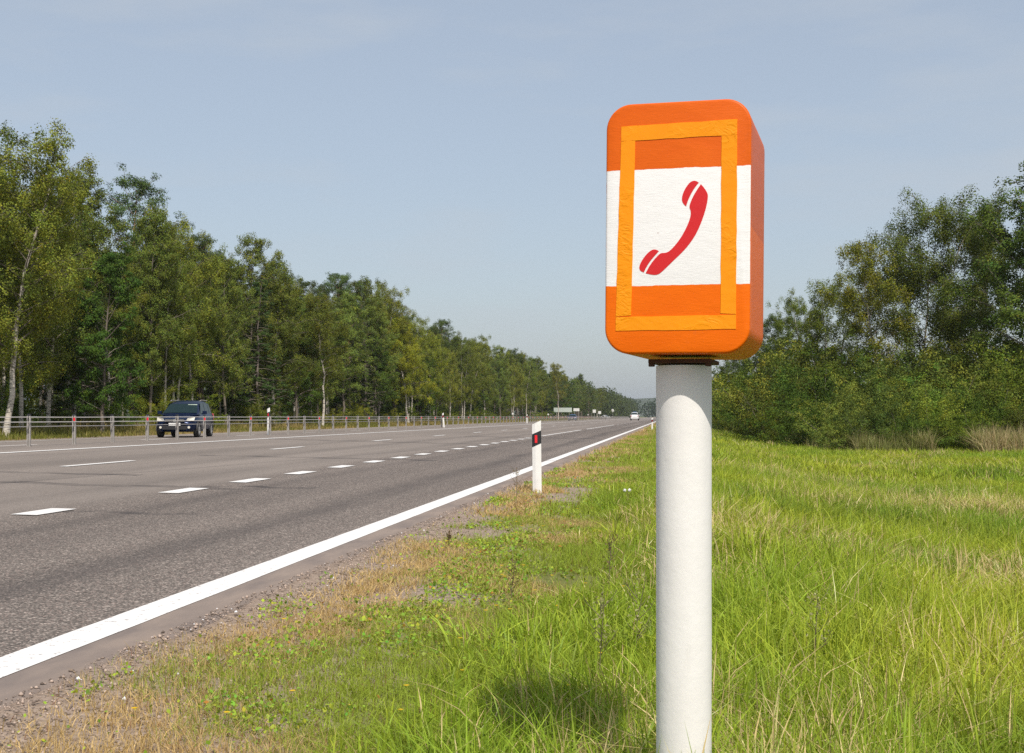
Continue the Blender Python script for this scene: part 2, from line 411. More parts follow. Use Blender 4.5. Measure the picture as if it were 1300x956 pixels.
#  left wood: trees one can tell apart at its edge (photo column, top row, X of the row, kind, width, tint, label)
Yl = (1.35, 1.15, .8); Dk = (.8, .85, .8); Lt = (1.25, 1.2, 1.1)
LEFT = [
 (-45, 150, -30, 'birch', 1.05, None, 'birch at the very left edge of the wood, cut by the frame'),
 (4, 158, -28.5, 'birch', 1.12, (1.05, 1.08, 1), 'tallest drooping birch near the left edge of the photo'),
 (60, 215, -31, 'birch', .9, None, 'slim birch just right of the tallest drooping birch'),
 (103, 209, -32, 'aspen', .95, Lt, 'light green aspen rising behind the dark maple'),
 (128, 305, -28.2, 'maple', .82, Dk, 'dark green maple with a dense crown low at the wood edge'),
 (168, 205, -35, 'pine', 1.1, Dk, 'tall dark pine topping the wood behind the aspen'),
 (190, 262, -30.5, 'aspen', .85, Lt, 'bright aspen between the dark maple and the car'),
 (222, 268, -31, 'birch', .9, (1.2, 1.1, .9), 'yellowish birch rising behind the blue car'),
 (258, 285, -33, 'pine', 1.0, Dk, 'dark pine just right of the yellowish birch above the car'),
 (288, 318, -29.5, 'aspen', .85, None, 'smaller aspen in front of the pines right of the car'),
 (318, 297, -31, 'aspen', .95, None, 'tall green aspen right of the blue car'),
 (352, 325, -31.5, 'aspen', .9, None, 'round topped aspen left of the leaning white birch'),
 (378, 358, -30, 'maple', .8, None, 'low broadleaf tree left of the leaning white birch'),
 (392, 352, -33, 'pine', 1.0, Dk, 'pine behind the birch with the long white trunk'),
 (408, 372, -28.2, 'tallbirch', 1.25, (1.15, 1.05, .9), 'birch with a long white trunk standing in front of the wood'),
 (428, 344, -34, 'pine', 1.1, Dk, 'dark broad pine behind the long white trunk'),
 (465, 350, -31, 'aspen', .9, None, 'light aspen left of the yellow green spreading tree'),
 (474, 352, -33, 'birch', .9, Lt, 'birch with a leaning pale stem left of the yellow tree'),
 (500, 370, -32, 'pine', .9, None, 'pine just behind the yellow green tree'),
 (520, 392, -28.2, 'birch', 1.25, (1.45, 1.32, .8), 'yellow green spreading birch with several pale stems'),
 (545, 418, -29, 'birch', .95, (1.38, 1.25, .8), 'yellowing birch at the right flank of the yellow green tree'),
 (560, 404, -34, 'pine', 1.0, Dk, 'dark pine showing above the yellowing birch'),
 (584, 425, -31, 'aspen', .95, None, 'aspen right of the yellowing birch'),
 (600, 424, -32, 'birch', .95, None, 'birch with a bright white trunk among reddish pine trunks'),
 (616, 436, -31, 'pine', 1.0, None, 'pine with a bare reddish trunk right of the white birch trunk'),
 (634, 438, -31, 'aspen', 1.0, None, 'aspen above the tallest roadside marker post'),
 (650, 442, -32, 'pine', 1.0, None, 'pine left of the near marker post'),
 (664, 446, -31, 'aspen', 1.0, Lt, 'pale aspen straight above the near marker post'),
 (680, 452, -31, 'aspen', 1.0, (1.25, 1.15, .9), 'rounded aspen before the gap left of the lone birch'),
 (694, 470, -31, 'maple', .9, None, 'low rounded tree left of the lone tall birch'),
 (708, 460, -27.5, 'tallbirch', 1.1, (1.0, .9, .9), 'lone tall birch with a white trunk beside the road signs'),
 (722, 478, -30, 'maple', 1.0, Dk, 'dark round tree just right of the lone tall birch'),
 (735, 474, -30, 'aspen', 1.1, None, 'aspen above the far blue car'),
 (748, 484, -30, 'pine', 1.1, None, 'pine past the far blue car'),
 (758, 490, -30, 'birch', 1.1, Lt, 'birch above the far white car'),
 (770, 499, -31, 'aspen', 1.3, Lt, 'aspen above the round road sign'),
 (779, 500, -31, 'birch', 1.3, None, 'birch right of the round road sign'),
]
gL = 'trees along the edge of the wood beyond the barrier'
used_Y = []
for px, yt, X, kind, wd, tint, lab in LEFT:
    Y = y_at(px, X); H = height_for(px, yt, X, Y)
    place(kind, X, Y, H, wd, None, tint or (1, 1, 1), lab, gL); used_Y.append((X, Y))
# the ranks behind and between: nothing tells these apart
def outline(px):
    xs = [p[0] for p in LEFT] + [790]; ys = [p[1] for p in LEFT] + [508]
    o = np.argsort(xs); return float(np.interp(px, np.array(xs)[o], np.array(ys)[o]))
nfill = 0
KL = {'birch': 'birch standing among the massed ranks inside the left wood', 'tallbirch': 'slender birch standing deep inside the left wood',
      'aspen': 'aspen standing among the massed ranks inside the left wood', 'pine': 'pine standing among the massed ranks inside the left wood',
      'spruce': 'dark spruce standing deep inside the left wood', 'maple': 'low broadleaf tree filling the inside of the left wood'}
for row, (X0, stp) in enumerate([(-30.5, 4.6), (-34.5, 4.6), (-39, 5.0), (-44, 5.6), (-50, 6.5)]):
    Y = 36 if row < 3 else 40
    while Y < 560:
        X = X0 + rnd.uniform(-1.3, 1.3)
        px = 650 + F * math.tan(math.atan2(X, Y) + TH)
        if px > -160:
            H = min(15.5, height_for(px, outline(max(px, 0)) + rnd.uniform(4, 26) * (60 / Y) ** .7, X, Y))
            H *= rnd.uniform(.82, 1.0)
            kind = rnd.choices(['birch', 'tallbirch', 'aspen', 'pine', 'spruce', 'maple'], [3, 1.5, 3, 4, 1.2, 1.5])[0]
            if kind == 'maple': H *= .72
            if all(abs(X - a) + abs(Y - b) > 2.2 for a, b in used_Y):
                place(kind, X, Y, H, rnd.uniform(.85, 1.1), None, (1, 1, 1), KL[kind], 'trees massed inside the left wood'); nfill += 1
        Y += stp * rnd.uniform(.75, 1.3) * (1 + max(0, Y - 160) / 260)
print('fill', nfill)

# merged far masses (nobody could count them)
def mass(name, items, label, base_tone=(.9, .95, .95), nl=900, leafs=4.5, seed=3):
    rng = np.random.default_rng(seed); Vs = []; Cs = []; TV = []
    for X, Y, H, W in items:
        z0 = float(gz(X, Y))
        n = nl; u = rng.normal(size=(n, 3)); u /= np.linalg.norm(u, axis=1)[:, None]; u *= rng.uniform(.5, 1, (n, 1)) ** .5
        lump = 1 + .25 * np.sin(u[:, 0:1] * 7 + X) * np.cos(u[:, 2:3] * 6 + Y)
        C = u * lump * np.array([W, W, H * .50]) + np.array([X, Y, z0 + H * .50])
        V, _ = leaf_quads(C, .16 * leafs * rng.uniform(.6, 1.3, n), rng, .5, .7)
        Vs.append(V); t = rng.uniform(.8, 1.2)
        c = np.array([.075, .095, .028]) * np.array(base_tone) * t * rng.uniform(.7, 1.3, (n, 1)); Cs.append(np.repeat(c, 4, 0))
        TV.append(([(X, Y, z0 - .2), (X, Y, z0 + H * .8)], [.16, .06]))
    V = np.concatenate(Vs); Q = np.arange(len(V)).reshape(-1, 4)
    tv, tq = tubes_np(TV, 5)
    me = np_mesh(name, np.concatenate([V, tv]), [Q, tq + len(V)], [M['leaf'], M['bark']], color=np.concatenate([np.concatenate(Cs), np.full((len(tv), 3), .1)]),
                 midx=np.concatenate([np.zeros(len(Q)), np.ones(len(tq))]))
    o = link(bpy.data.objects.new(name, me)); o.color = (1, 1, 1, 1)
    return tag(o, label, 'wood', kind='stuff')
rg = random.Random(4)
it = []
for r in range(3):
    Y = 575
    while Y < 1150: it.append((-30 - r * 5 + rg.uniform(-1, 1), Y, rg.uniform(12, 15), rg.uniform(2.6, 3.8))); Y += rg.uniform(5, 8)
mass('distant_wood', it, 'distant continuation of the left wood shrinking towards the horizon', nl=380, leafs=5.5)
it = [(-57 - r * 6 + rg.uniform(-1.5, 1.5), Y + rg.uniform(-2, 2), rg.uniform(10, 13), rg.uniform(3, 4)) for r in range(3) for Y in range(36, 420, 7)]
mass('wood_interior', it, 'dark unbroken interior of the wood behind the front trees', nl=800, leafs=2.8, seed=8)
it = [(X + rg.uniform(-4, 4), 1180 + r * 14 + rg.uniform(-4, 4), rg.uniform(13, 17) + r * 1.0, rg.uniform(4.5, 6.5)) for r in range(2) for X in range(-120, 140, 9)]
mass('horizon_wood', it, 'dark haze-tinted wood closing the far end of the road', (.6, .8, .9), nl=300, leafs=9, seed=5)  # distance haze put into the leaf colour as a bluer, darker tone

# undergrowth at the left wood edge
gU = 'undergrowth bushes along the foot of the left wood'
Y = 40
while Y < 330:
    X = -29.6 + rnd.uniform(-1.6, .9)
    place('shrub', X - .5, Y, rnd.uniform(.9, 2.7), rnd.uniform(.9, 1.2), None, (.9, .95, .8), 'leafy undergrowth bush at the foot of the left wood', gU)
    Y += rnd.uniform(2.2, 4.8) * (1 + Y / 260)
for r in range(2):
    Y = 44
    while Y < 260:
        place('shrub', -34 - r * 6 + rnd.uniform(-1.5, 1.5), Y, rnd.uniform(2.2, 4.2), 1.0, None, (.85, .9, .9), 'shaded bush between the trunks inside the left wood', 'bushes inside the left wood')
        Y += rnd.uniform(4, 7) * (1 + Y / 300)

# right side: trees and thicket
RIGHT = [
 (1182, 243, 84, 'spread', 1.0, 0, (1.0, .95, .75), 'large spreading birch with white stems right of the phone box'),
 (1112, 305, 80, 'tallbirch', 1.15, 0, (1.15, 1.05, .8), 'slender birch with a white trunk left of the spreading birch'),
 (1052, 345, 88, 'birch', 1.15, 1, (.85, .95, .85), 'rounded birch halfway between phone box and spreading birch'),
 (1032, 368, 92, 'birch', 1.0, 2, (.9, .95, .85), 'birch topping the thicket right of the phone box'),
 (990, 396, 98, 'aspen', 1.15, 0, (.75, .85, .8), 'dark tree close to the right side of the phone box'),
 (1245, 268, 90, 'birch', .85, 0, (.9, .95, .85), 'narrow birch between the spreading birch and the frame edge'),
 (1304, 196, 74, 'aspen', 1.35, 1, (.9, 1.0, .85), 'tall aspen cut by the right edge of the photo'),
 (1362, 190, 76, 'birch', 1.1, 0, (.95, 1, .9), 'birch at the right frame edge behind the tall aspen'),
 (962, 424, 112, 'aspen', 1.2, 1, (.8, .9, .85), 'aspen seen past the lower right corner of the phone box'),
 (940, 435, 130, 'birch', 1.2, 0, (.9, .95, .9), 'birch half hidden by the phone box'),
 (922, 462, 158, 'aspen', 1.3, 1, (1.0, 1.05, .9), 'small far tree beside the white post'),
 (908, 478, 200, 'maple', 1.3, 0, (1.1, 1.1, .9), 'farthest tree of the right thicket beside the white post'),
 (893, 486, 260, 'birch', 1.4, 1, (1, 1, 1), 'far birch hidden behind the white post'),
 (880, 498, 330, 'aspen', 1.5, 1, (1, 1, 1), 'far aspen hidden behind the white post'),
]
for px, yt, Y, kind, wd, var, tint, lab in RIGHT:
    X = x_at(px, Y); H = height_for(px, yt, X, Y)
    place(kind, X, Y, H, wd, var, tuple(q * .80 for q in tint), lab, 'trees standing in the right thicket')
gS = 'shrubs of the right thicket'
SH = []   # px, ytop, Y
for px, yt, Y in [(1085, 475, 67), (1125, 450, 70), (1165, 438, 74), (1205, 465, 68), (1240, 436, 70), (1285, 456, 68), (1330, 430, 66), (1375, 430, 66),
                  (1070, 515, 63), (1108, 488, 62.5), (1150, 518, 62), (1188, 480, 63.5), (1228, 520, 62), (1262, 484, 63.5), (1302, 510, 62), (1345, 480, 62),
                  (1040, 455, 72), (1060, 440, 78), (1015, 450, 80), (1000, 430, 86), (980, 440, 94), (965, 455, 104), (950, 460, 116), (1030, 500, 68), (1000, 505, 78), (975, 510, 90),
                  (955, 512, 102), (940, 490, 122), (930, 495, 140), (918, 505, 165), (908, 505, 190), (1135, 420, 76), (1215, 430, 78), (1095, 425, 76), (1270, 435, 76), (1320, 420, 76),
                  (1395, 470, 60), (1420, 450, 64), (1165, 445, 74), (1040, 415, 84), (1255, 440, 84), (1300, 440, 84)]:
    X = x_at(px, Y); H = height_for(px, yt, X, Y)
    SH.append((X, Y, H, px, yt))
SH.sort(key=lambda s: s[3])
words = ['low', 'tall']
for i, (X, Y, H, px, yt) in enumerate(SH):
    where = ('beside the white post' if px < 960 else 'just right of the phone box' if px < 1035 else 'below the slender birch' if px < 1145 else 'below the spreading birch' if px < 1240 else 'towards the right edge of the photo')
    place('shrub', X, Y, max(1.2, H), 1.0 if H > 3 else 1.25, None, (.74, .82, .66), ('tall' if H > 3.4 else 'low') + ' dense green shrub of the thicket ' + where, gS)
it = [(x_at(px, Y) + rg.uniform(-1, 1), Y, h, 2.4) for Y, h in ((98, 6), (106, 6.5)) for px in range(1040, 1420, 22)]
it += [(9 + rg.uniform(-1, 3) + max(0, (150 - Y)) * .05, Y, rg.uniform(5, 7), 2.6) for Y in range(118, 420, 5)]
mass('thicket_interior', it, 'dark mass of foliage behind the right hand shrubs', (.85, .9, .85), nl=800, leafs=1.5, seed=12)

# ------------------------------------------------------------------ ground and road
def ground_mat():
    t = NT('ground_soil'); c = t.coord()
    n = t.noise(c, 1.6, 6, .65); n2 = t.noise(c, 22, 4, .7)
    dirt = t.mix(n, (.20, .145, .105), (.31, .235, .18)); dirt = t.mix(t.ramp(n2, [(.35, 0), (.65, .6)]), dirt, (.40, .31, .24))
    vor = t.n('ShaderNodeTexVoronoi', inp={'Vector': c, 'Scale': 60.0}); dirt = t.mix(.35, dirt, t.mix(t.n('ShaderNodeSeparateXYZ', inp={0: vor.outputs['Color']}).outputs[0], (.12, .09, .07), (.46, .37, .30)))
    green = t.mix(n2, (.09, .115, .025), (.20, .19, .06))
    xs = t.n('ShaderNodeSeparateXYZ', inp={0: c}).outputs[0]
    e = t.math('ADD', xs, t.math('MULTIPLY', t.math('SUBTRACT', n, .5), 1.6))
    right = t.math('MULTIPLY', t.math('ADD', e, 1.25), 2.2, clamp=True)
    left = t.math('MULTIPLY', t.math('SUBTRACT', -26.6, e), 1.2, clamp=True)
    green = t.mix(t.math('MULTIPLY', t.math('ADD', e, .2), 1.5, clamp=True), green, (.045, .05, .015))  # ground under long grass darkened: shade between blades put into its colour
    k = t.math('MAXIMUM', right, left)
    t.pbr(t.mix(k, dirt, green), .95, 0, t.bump(n2, .5, .02), .2); return t.mat
M['ground'] = ground_mat()
def grid(name, xs, ys, mat, dz=0, kind='structure', label=None, zf=None):
    X, Y = np.meshgrid(xs, ys); Z = (gz(X, Y) if zf is None else zf(X, Y)) + dz
    v = np.stack([X.ravel(), Y.ravel(), Z.ravel()], 1); nx, ny = len(xs), len(ys)
    i = (np.arange(ny - 1)[:, None] * nx + np.arange(nx - 1)[None]).ravel()
    o = link(bpy.data.objects.new(name, np_mesh(name, v, np.stack([i, i + 1, i + nx + 1, i + nx], 1), mat, smooth=True)))
    return tag(o, label, None, None, kind)
def ground_z(X, Y):
    z = gz(X, Y); road = (X < -2.35) & (X > -26); z = np.where(road, z - .05, z)
    far = np.clip((Y - 900) / 300, 0, 1); return z
xs = np.concatenate([[-2500, -800, -300, -120, -70, -50, -40, -34, -30, -28, -26.6, -26.05], np.array([-25.95, -20.7, -17.6, -16.4, -8, -2.8, -2.36]), np.arange(-2.3, 6, .12), np.arange(6, 22, .5), [24, 30, 40, 60, 120, 300, 800, 2500]])
ys = np.concatenate([[-300, -60, -20, -6, -2], np.arange(0, 14, .15), np.arange(14, 40, .5), np.arange(40, 160, 3), np.arange(160, 1300, 40), [1500, 2000, 3000, 5200]])
grid('ground', xs, ys, M['ground'], 0, zf=ground_z)

def asphalt(name, coarse=1.0, base=.125, near=True):
    t = NT(name); c = t.coord()
    xyz = t.n('ShaderNodeSeparateXYZ', inp={0: c}); x = xyz.outputs[0]; y = xyz.outputs[1]
    v = t.n('ShaderNodeTexVoronoi', inp={'Vector': c, 'Scale': 105.0})
    chip = t.n('ShaderNodeSeparateXYZ', inp={0: v.outputs['Color']})
    v2 = t.n('ShaderNodeTexVoronoi', inp={'Vector': c, 'Scale': 38.0}); ch2 = t.n('ShaderNodeSeparateXYZ', inp={0: v2.outputs['Color']})
    long = t.noise(t.scale(c, (1.1, .02, 1)), 1.0, 4, .6)
    patch = t.noise(t.scale(c, (.35, .06, 1)), 1.0, 3, .55)
    # coarse stone mix in the near lane, smoother beyond
    edge = t.math('ADD', x, t.math('MULTIPLY', t.math('SUBTRACT', patch, .5), 1.5))
    near_k = t.math('MULTIPLY', t.math('ADD', edge, 6.6), 1.4, clamp=True)
    g = t.math('MULTIPLY', t.ramp(long, [(.2, .80), (.8, 1.22)]), t.ramp(patch, [(.25, .85), (.75, 1.12)]))
    basec = t.mix(near_k, (.232, .198, .172), (.185, .157, .136))
    basec = t.mix(1.0, basec, t.n('ShaderNodeCombineXYZ', inp={0: g, 1: g, 2: g}).outputs[0], 'MULTIPLY')
    k1 = t.ramp(chip.outputs[0], [(0, .28), (.45, .68), (.78, 1.0), (.9, 1.8), (1, 2.8)])
    k2 = t.ramp(ch2.outputs[1], [(0, .75), (.8, 1.0), (1, 1.6)])
    amt = t.math('ADD', t.math('MULTIPLY', near_k, .60), .28)
    col = t.mix(amt, basec, t.mix(1.0, basec, k1, 'MULTIPLY'))
    col = t.mix(t.math('MULTIPLY', amt, .6), col, t.mix(1.0, col, k2, 'MULTIPLY'))
    pk = t.math('GREATER_THAN', chip.outputs[2], .93); col = t.mix(t.math('MULTIPLY', pk, t.math('MULTIPLY', amt, .6)), col, (.40, .28, .24))
    # tyre tracks
    wob = t.math('MULTIPLY', t.math('SUBTRACT', t.noise(t.scale(c, (.2, .12, 1)), 1.0, 3), .5), .7)
    xx = t.math('ADD', x, wob)
    def band(x0, w, a, m=None):
        d = t.math('DIVIDE', t.math('SUBTRACT', xx, x0), w); b = t.math('MULTIPLY', t.math('POWER', 2.718, t.math('MULTIPLY', t.math('MULTIPLY', d, d), -1)), a)
        return b
    dk = t.math('ADD', band(-3.65, .24, .55), band(-4.7, .35, .22))
    for x0, w, a in ((-5.4, .22, .36), (-7.1, .4, .26), (-8.9, .4, .26), (-11.2, .4, .2), (-13.0, .4, .2)):
        dk = t.math('ADD', dk, band(x0, w, a))
    brk = t.ramp(t.noise(t.scale(c, (.8, .22, 1)), 1.0, 4, .6), [(.3, .35), (.62, 1)])
    dk = t.math('MULTIPLY', dk, brk)
    # transverse sealed cracks
    def crack(y0, slope, w, x0, x1, sd):
        n = t.math('MULTIPLY', t.math('SUBTRACT', t.noise(t.scale(c, (.5, 0, 0)), 1.0 + sd, 4, .6), .5), 1.6)
        d = t.math('ABSOLUTE', t.math('SUBTRACT', t.math('SUBTRACT', y, y0), t.math('ADD', n, t.math('MULTIPLY', x, slope))))
        b = t.math('LESS_THAN', d, w)
        return t.math('MULTIPLY', t.math('MULTIPLY', b, t.math('GREATER_THAN', x, x0)), t.math('LESS_THAN', x, x1))
    cr = t.math('MAXIMUM', crack(16.8, -.02, .22, -10.4, -5.5, .1), crack(13.3, .12, .12, -5.9, -4.6, .7))
    for a in ((20.5, .1, .2, -13, -8, .4), (17.6, .03, .16, -6.2, -4.7, 3.1), (29, .05, .3, -10.2, -5.0, 1.1), (44, -.1, .5, -14, -6, 1.7), (60, .1, .9, -9, -3, 2.3)):
        cr = t.math('MAXIMUM', cr, crack(*a))
    dk = t.math('ADD', dk, t.math('MULTIPLY', t.math('MULTIPLY', cr, t.ramp(t.noise(c, 1.3, 5, .7), [(.38, .15), (.6, 1)])), .6), clamp=True)
    # skid marks that sweep across the lanes
    sk = t.math('ABSOLUTE', t.math('SUBTRACT', x, t.math('ADD', -9.0, t.math('MULTIPLY', t.math('SUBTRACT', y, 14), .10))))
    sk = t.math('MULTIPLY', t.math('LESS_THAN', sk, .07), t.math('MULTIPLY', t.math('GREATER_THAN', y, 14), t.math('LESS_THAN', y, 48)))
    dk = t.math('ADD', dk, t.math('MULTIPLY', sk, .22), clamp=True)
    col = t.mix(dk, col, (.055, .048, .046))
    # a sandy film at the outer edge
    film = t.math('MULTIPLY', t.math('ADD', edge, 2.62), 1.6, clamp=True)
    col = t.mix(t.math('MULTIPLY', film, .55), col, (.26, .20, .165))
    nb = t.bump(v.outputs['Distance'], .5, .006)
    t.pbr(col, .88, 0, nb, .25); return t.mat
M['asphalt'] = asphalt('asphalt')
M['shoulder_asphalt'] = (lambda: (lambda t: (lambda c: (t.pbr(t.mix(t.ramp(t.noise(t.scale(c, (1, .3, 1)), 3.0, 5, .65), [(.35, 0), (.7, 1)]), (.185, .152, .135), (.31, .245, .20)), .9, 0, t.bump(t.noise(c, 90, 3), .4, .004), .25), t.mat)[1])(t.coord()))(NT('shoulder_asphalt')))()

road_ys = np.concatenate([np.arange(-30, 60, 2), np.arange(60, 1160, 12)]).astype(float)
grid('road', np.array([-26.0, -23, -20.7, -19, -17.6, -16.4, -14, -11, -8, -6, -4, -2.68]), road_ys, M['asphalt'])
# near hard shoulder strip with a ragged outer edge
ysr = np.concatenate([np.arange(-4, 40, .12), np.arange(40, 400, 3), np.arange(400, 1160, 30)])
vv = []
for y in ysr:
    e = -2.26 + (float(fbm(y * .8, 0, 3, 4)) - .5) * .22
    vv += [(-2.72, y, float(prof(-2.68)) + .002), (-2.5, y, float(gz(-2.5, y)) + .006), (e, y, float(gz(e, y)) + .010), (e + .02, y, float(gz(e, y)) - .03)]
vv = np.array(vv); i = (np.arange(len(ysr) - 1)[:, None] * 4 + np.arange(3)[None]).ravel()
tag(link(bpy.data.objects.new('road_shoulder', np_mesh('road_shoulder', vv, np.stack([i, i + 1, i + 5, i + 4], 1), M['shoulder_asphalt'], smooth=True))), kind='structure')

def paint_mat():
    t = NT('road_paint'); c = t.coord()
    n = t.noise(c, 26, 4, .7); s = t.ramp(n, [(.35, 1), (.40, 0)])
    m = t.noise(t.scale(c, (1, .4, 1)), 5, 4); sp = t.n('ShaderNodeTexVoronoi', inp={'Vector': c, 'Scale': 16.0, 'Randomness': 1.0})
    dot = t.math('LESS_THAN', sp.outputs['Distance'], .10); gate = t.math('GREATER_THAN', t.noise(c, 4, 2), .50)
    col = t.mix(m, (.74, .71, .67), (.84, .82, .79))
    col = t.mix(t.math('MAXIMUM', t.math('MULTIPLY', s, .7), t.math('MULTIPLY', t.math('MULTIPLY', dot, gate), .8)), col, (.16, .14, .13))
    t.pbr(col, .6, 0, t.bump(n, .2, .003)); return t.mat
M['paint'] = paint_mat()
def strip(mb, x0, x1, y0, y1, dz=.009, step=6, rag=0, seed=0):
    n = max(1, int((y1 - y0) / step)); b = len(mb.v)
    for k in range(n + 1):
        y = y0 + (y1 - y0) * k / n
        a = x0 + (float(vnoise(y * 3, seed)) - .5) * rag; c = x1 + (float(vnoise(y * 3.7, seed + 9)) - .5) * rag
        mb.v += [(a, y, float(prof(a)) + dz), (c, y, float(prof(c)) + dz)]
    for k in range(n): mb.f.append([b + 2 * k, b + 2 * k + 1, b + 2 * k + 3, b + 2 * k + 2]); mb.m.append(0)
def marks(name, L):
    mb = MB()
    for a in L: strip(mb, *a)
    tag(mb.build(name, M['paint']), kind='structure')
E = MB()
strip(E, -2.735, -2.53, -4, 30, .0078, .3, .005, 1); strip(E, -2.735, -2.53, 30, 1150, .012, 8)
tag(E.build('near_edge_line', M['paint']), kind='structure')
marks('median_edge_line', [(-14.12, -13.92, -10, 1150)])
marks('far_carriageway_lines', [(-17.75, -17.6, -10, 1150), (-24.6, -24.45, 30, 1150)])
YD = lambda px: y_at(px, -6.04)
L = [(-6.17, -5.91, YD(30), YD(82)), (-6.17, -5.91, YD(213), YD(253)), (-6.17, -5.91, YD(301), YD(334))]; y = YD(368)
while y < 58: L.append((-6.17, -5.91, y + .08, y + 1.2)); y += 2.77
L += [(-6.12, -5.98, 64, 93), (-6.12, -5.98, 99, 150)]; y = 160
while y < 900: L.append((-6.12, -5.98, y, y + 3)); y += 12
marks('merging_lane_dashes', L)
L = []; y = y_at(80, -10.19) - 24
while y < 900: L.append((-10.27, -10.12, y, y + 3)); y += 12
marks('lane_dashes', L)
L = []; y = 40
while y < 700: L.append((-21.25, -21.1, y, y + 3)); y += 12
marks('far_lane_dashes', L)

# ------------------------------------------------------------------ hills beyond
def hills():
    xs = np.linspace(-1400, 1400, 120); ys = np.linspace(2600, 3300, 10); X, Y = np.meshgrid(xs, ys)
    t = np.sin(np.pi * (Y - 2600) / 700); Z = t * (28 + 22 * fbm(X / 260, Y / 400, 3)) + fbm(X / 14, Y / 14, 6) * 5 * t - 1
    v = np.stack([X.ravel(), Y.ravel(), Z.ravel()], 1); nx = len(xs); i = (np.arange(len(ys) - 1)[:, None] * nx + np.arange(nx - 1)[None]).ravel()
    m = simple('hill_forest', (.045, .06, .02), .95, var=.5, sc=.05)
    tag(link(bpy.data.objects.new('hills', np_mesh('hills', v, np.stack([i, i + 1, i + nx + 1, i + nx], 1), m, smooth=True))), kind='structure')
hills()

# ------------------------------------------------------------------ grass
def blades(Xp, Yp, h, w, col, seed, lean=.35, seg=3, tipc=None, az=None):
    rng = np.random.default_rng(seed); n = len(Xp)
    Zp = gz(Xp, Yp) - .01
    if az is None: az = rng.uniform(0, 2 * np.pi, n)
    ln = np.abs(rng.normal(size=n)) * lean * h
    wa = rng.uniform(0, 2 * np.pi, n)
    wx, wy = np.cos(wa), np.sin(wa)
    V = []; ts = np.linspace(0, 1, seg + 1)
    for k, t in enumerate(ts):
        cx = Xp + np.cos(az) * ln * t ** 2; cy = Yp + np.sin(az) * ln * t ** 2
        cz = Zp + h * t * (1 - .25 * t * np.minimum(1, ln / (h + 1e-6)))
        if k < seg:
            ww = w * (1 - .55 * t) * .5
            V.append(np.stack([cx - wx * ww, cy - wy * ww, cz], 1)); V.append(np.stack([cx + wx * ww, cy + wy * ww, cz], 1))
        else: V.append(np.stack([cx, cy, cz], 1))
    nv = 2 * seg + 1; V = np.stack(V, 1).reshape(-1, 3); b = np.arange(n)[:, None] * nv
    Q = np.concatenate([b + np.array([[2 * k, 2 * k + 1, 2 * k + 3, 2 * k + 2]]) for k in range(seg - 1)]) if seg > 1 else np.zeros((0, 4), int)
    T = b + np.array([[2 * seg - 2, 2 * seg - 1, 2 * seg]])
    fac = np.concatenate([np.repeat(ts[:-1], 2), [1.0]])
    c = col[:, None, :] * (1 + .0 * fac)[None, :, None]
    if tipc is not None: c = c * (1 - fac[None, :, None] ** 2 * .5) + tipc[:, None, :] * (fac[None, :, None] ** 2 * .5)
    return V, Q, T, c.reshape(-1, 3)

def join(parts):
    V = []; Q = []; T = []; C = []; b = 0
    for v, q, t, c in parts:
        V.append(v); C.append(c)
        if len(q): Q.append(q + b)
        if len(t): T.append(t + b)
        b += len(v)
    fl = ([np.concatenate(Q)] if Q else []) + ([np.concatenate(T)] if T else [])
    return np.concatenate(V), fl, np.concatenate(C)

def stuff(name, parts, label, cat, mat='grass'):
    V, fl, C = join(parts)
    o = link(bpy.data.objects.new(name, np_mesh(name, V, fl, M[mat], color=np.clip(C, .003, .8))))
    o.color = (1, 1, 1, 1)
    print(name, len(V)); return tag(o, label, cat, kind='stuff')

def gcol(X, Y, rng, n):
    g1 = np.array([.22, .34, .03]); g2 = np.array([.38, .44, .045]); g3 = np.array([.085, .17, .022]); dry = np.array([.66, .54, .28])
    a = np.clip(fbm(X * .45, Y * .25, 21) * 2.2 - .6 + rng.normal(size=n) * .22, 0, 1)[:, None]
    b = np.clip(fbm(X * .8, Y * .5, 33) * 2.4 - 1.2 + rng.normal(size=n) * .15, 0, 1)[:, None]
    c = g1 * (1 - a) + g2 * a; c = c * (1 - b * .7) + g3 * b * .7
    dp = np.clip((fbm(X * .55, Y * .3, 45) - .56) * 5, 0, 1) * .30 + .028
    # the bleached patch at the right
    dp = dp + .55 * np.exp(-(((X - 2.9) / 1.0) ** 2 + ((Y - 11.2) / 1.8) ** 2)) + .35 * np.exp(-(((X - 5.4) / 2.0) ** 2 + ((Y - 24) / 3.5) ** 2))
    d = rng.random(n) < dp; c[d] = dry * rng.uniform(.7, 1.15, (d.sum(), 1))
    return c * rng.uniform(.75, 1.25, (n, 1))

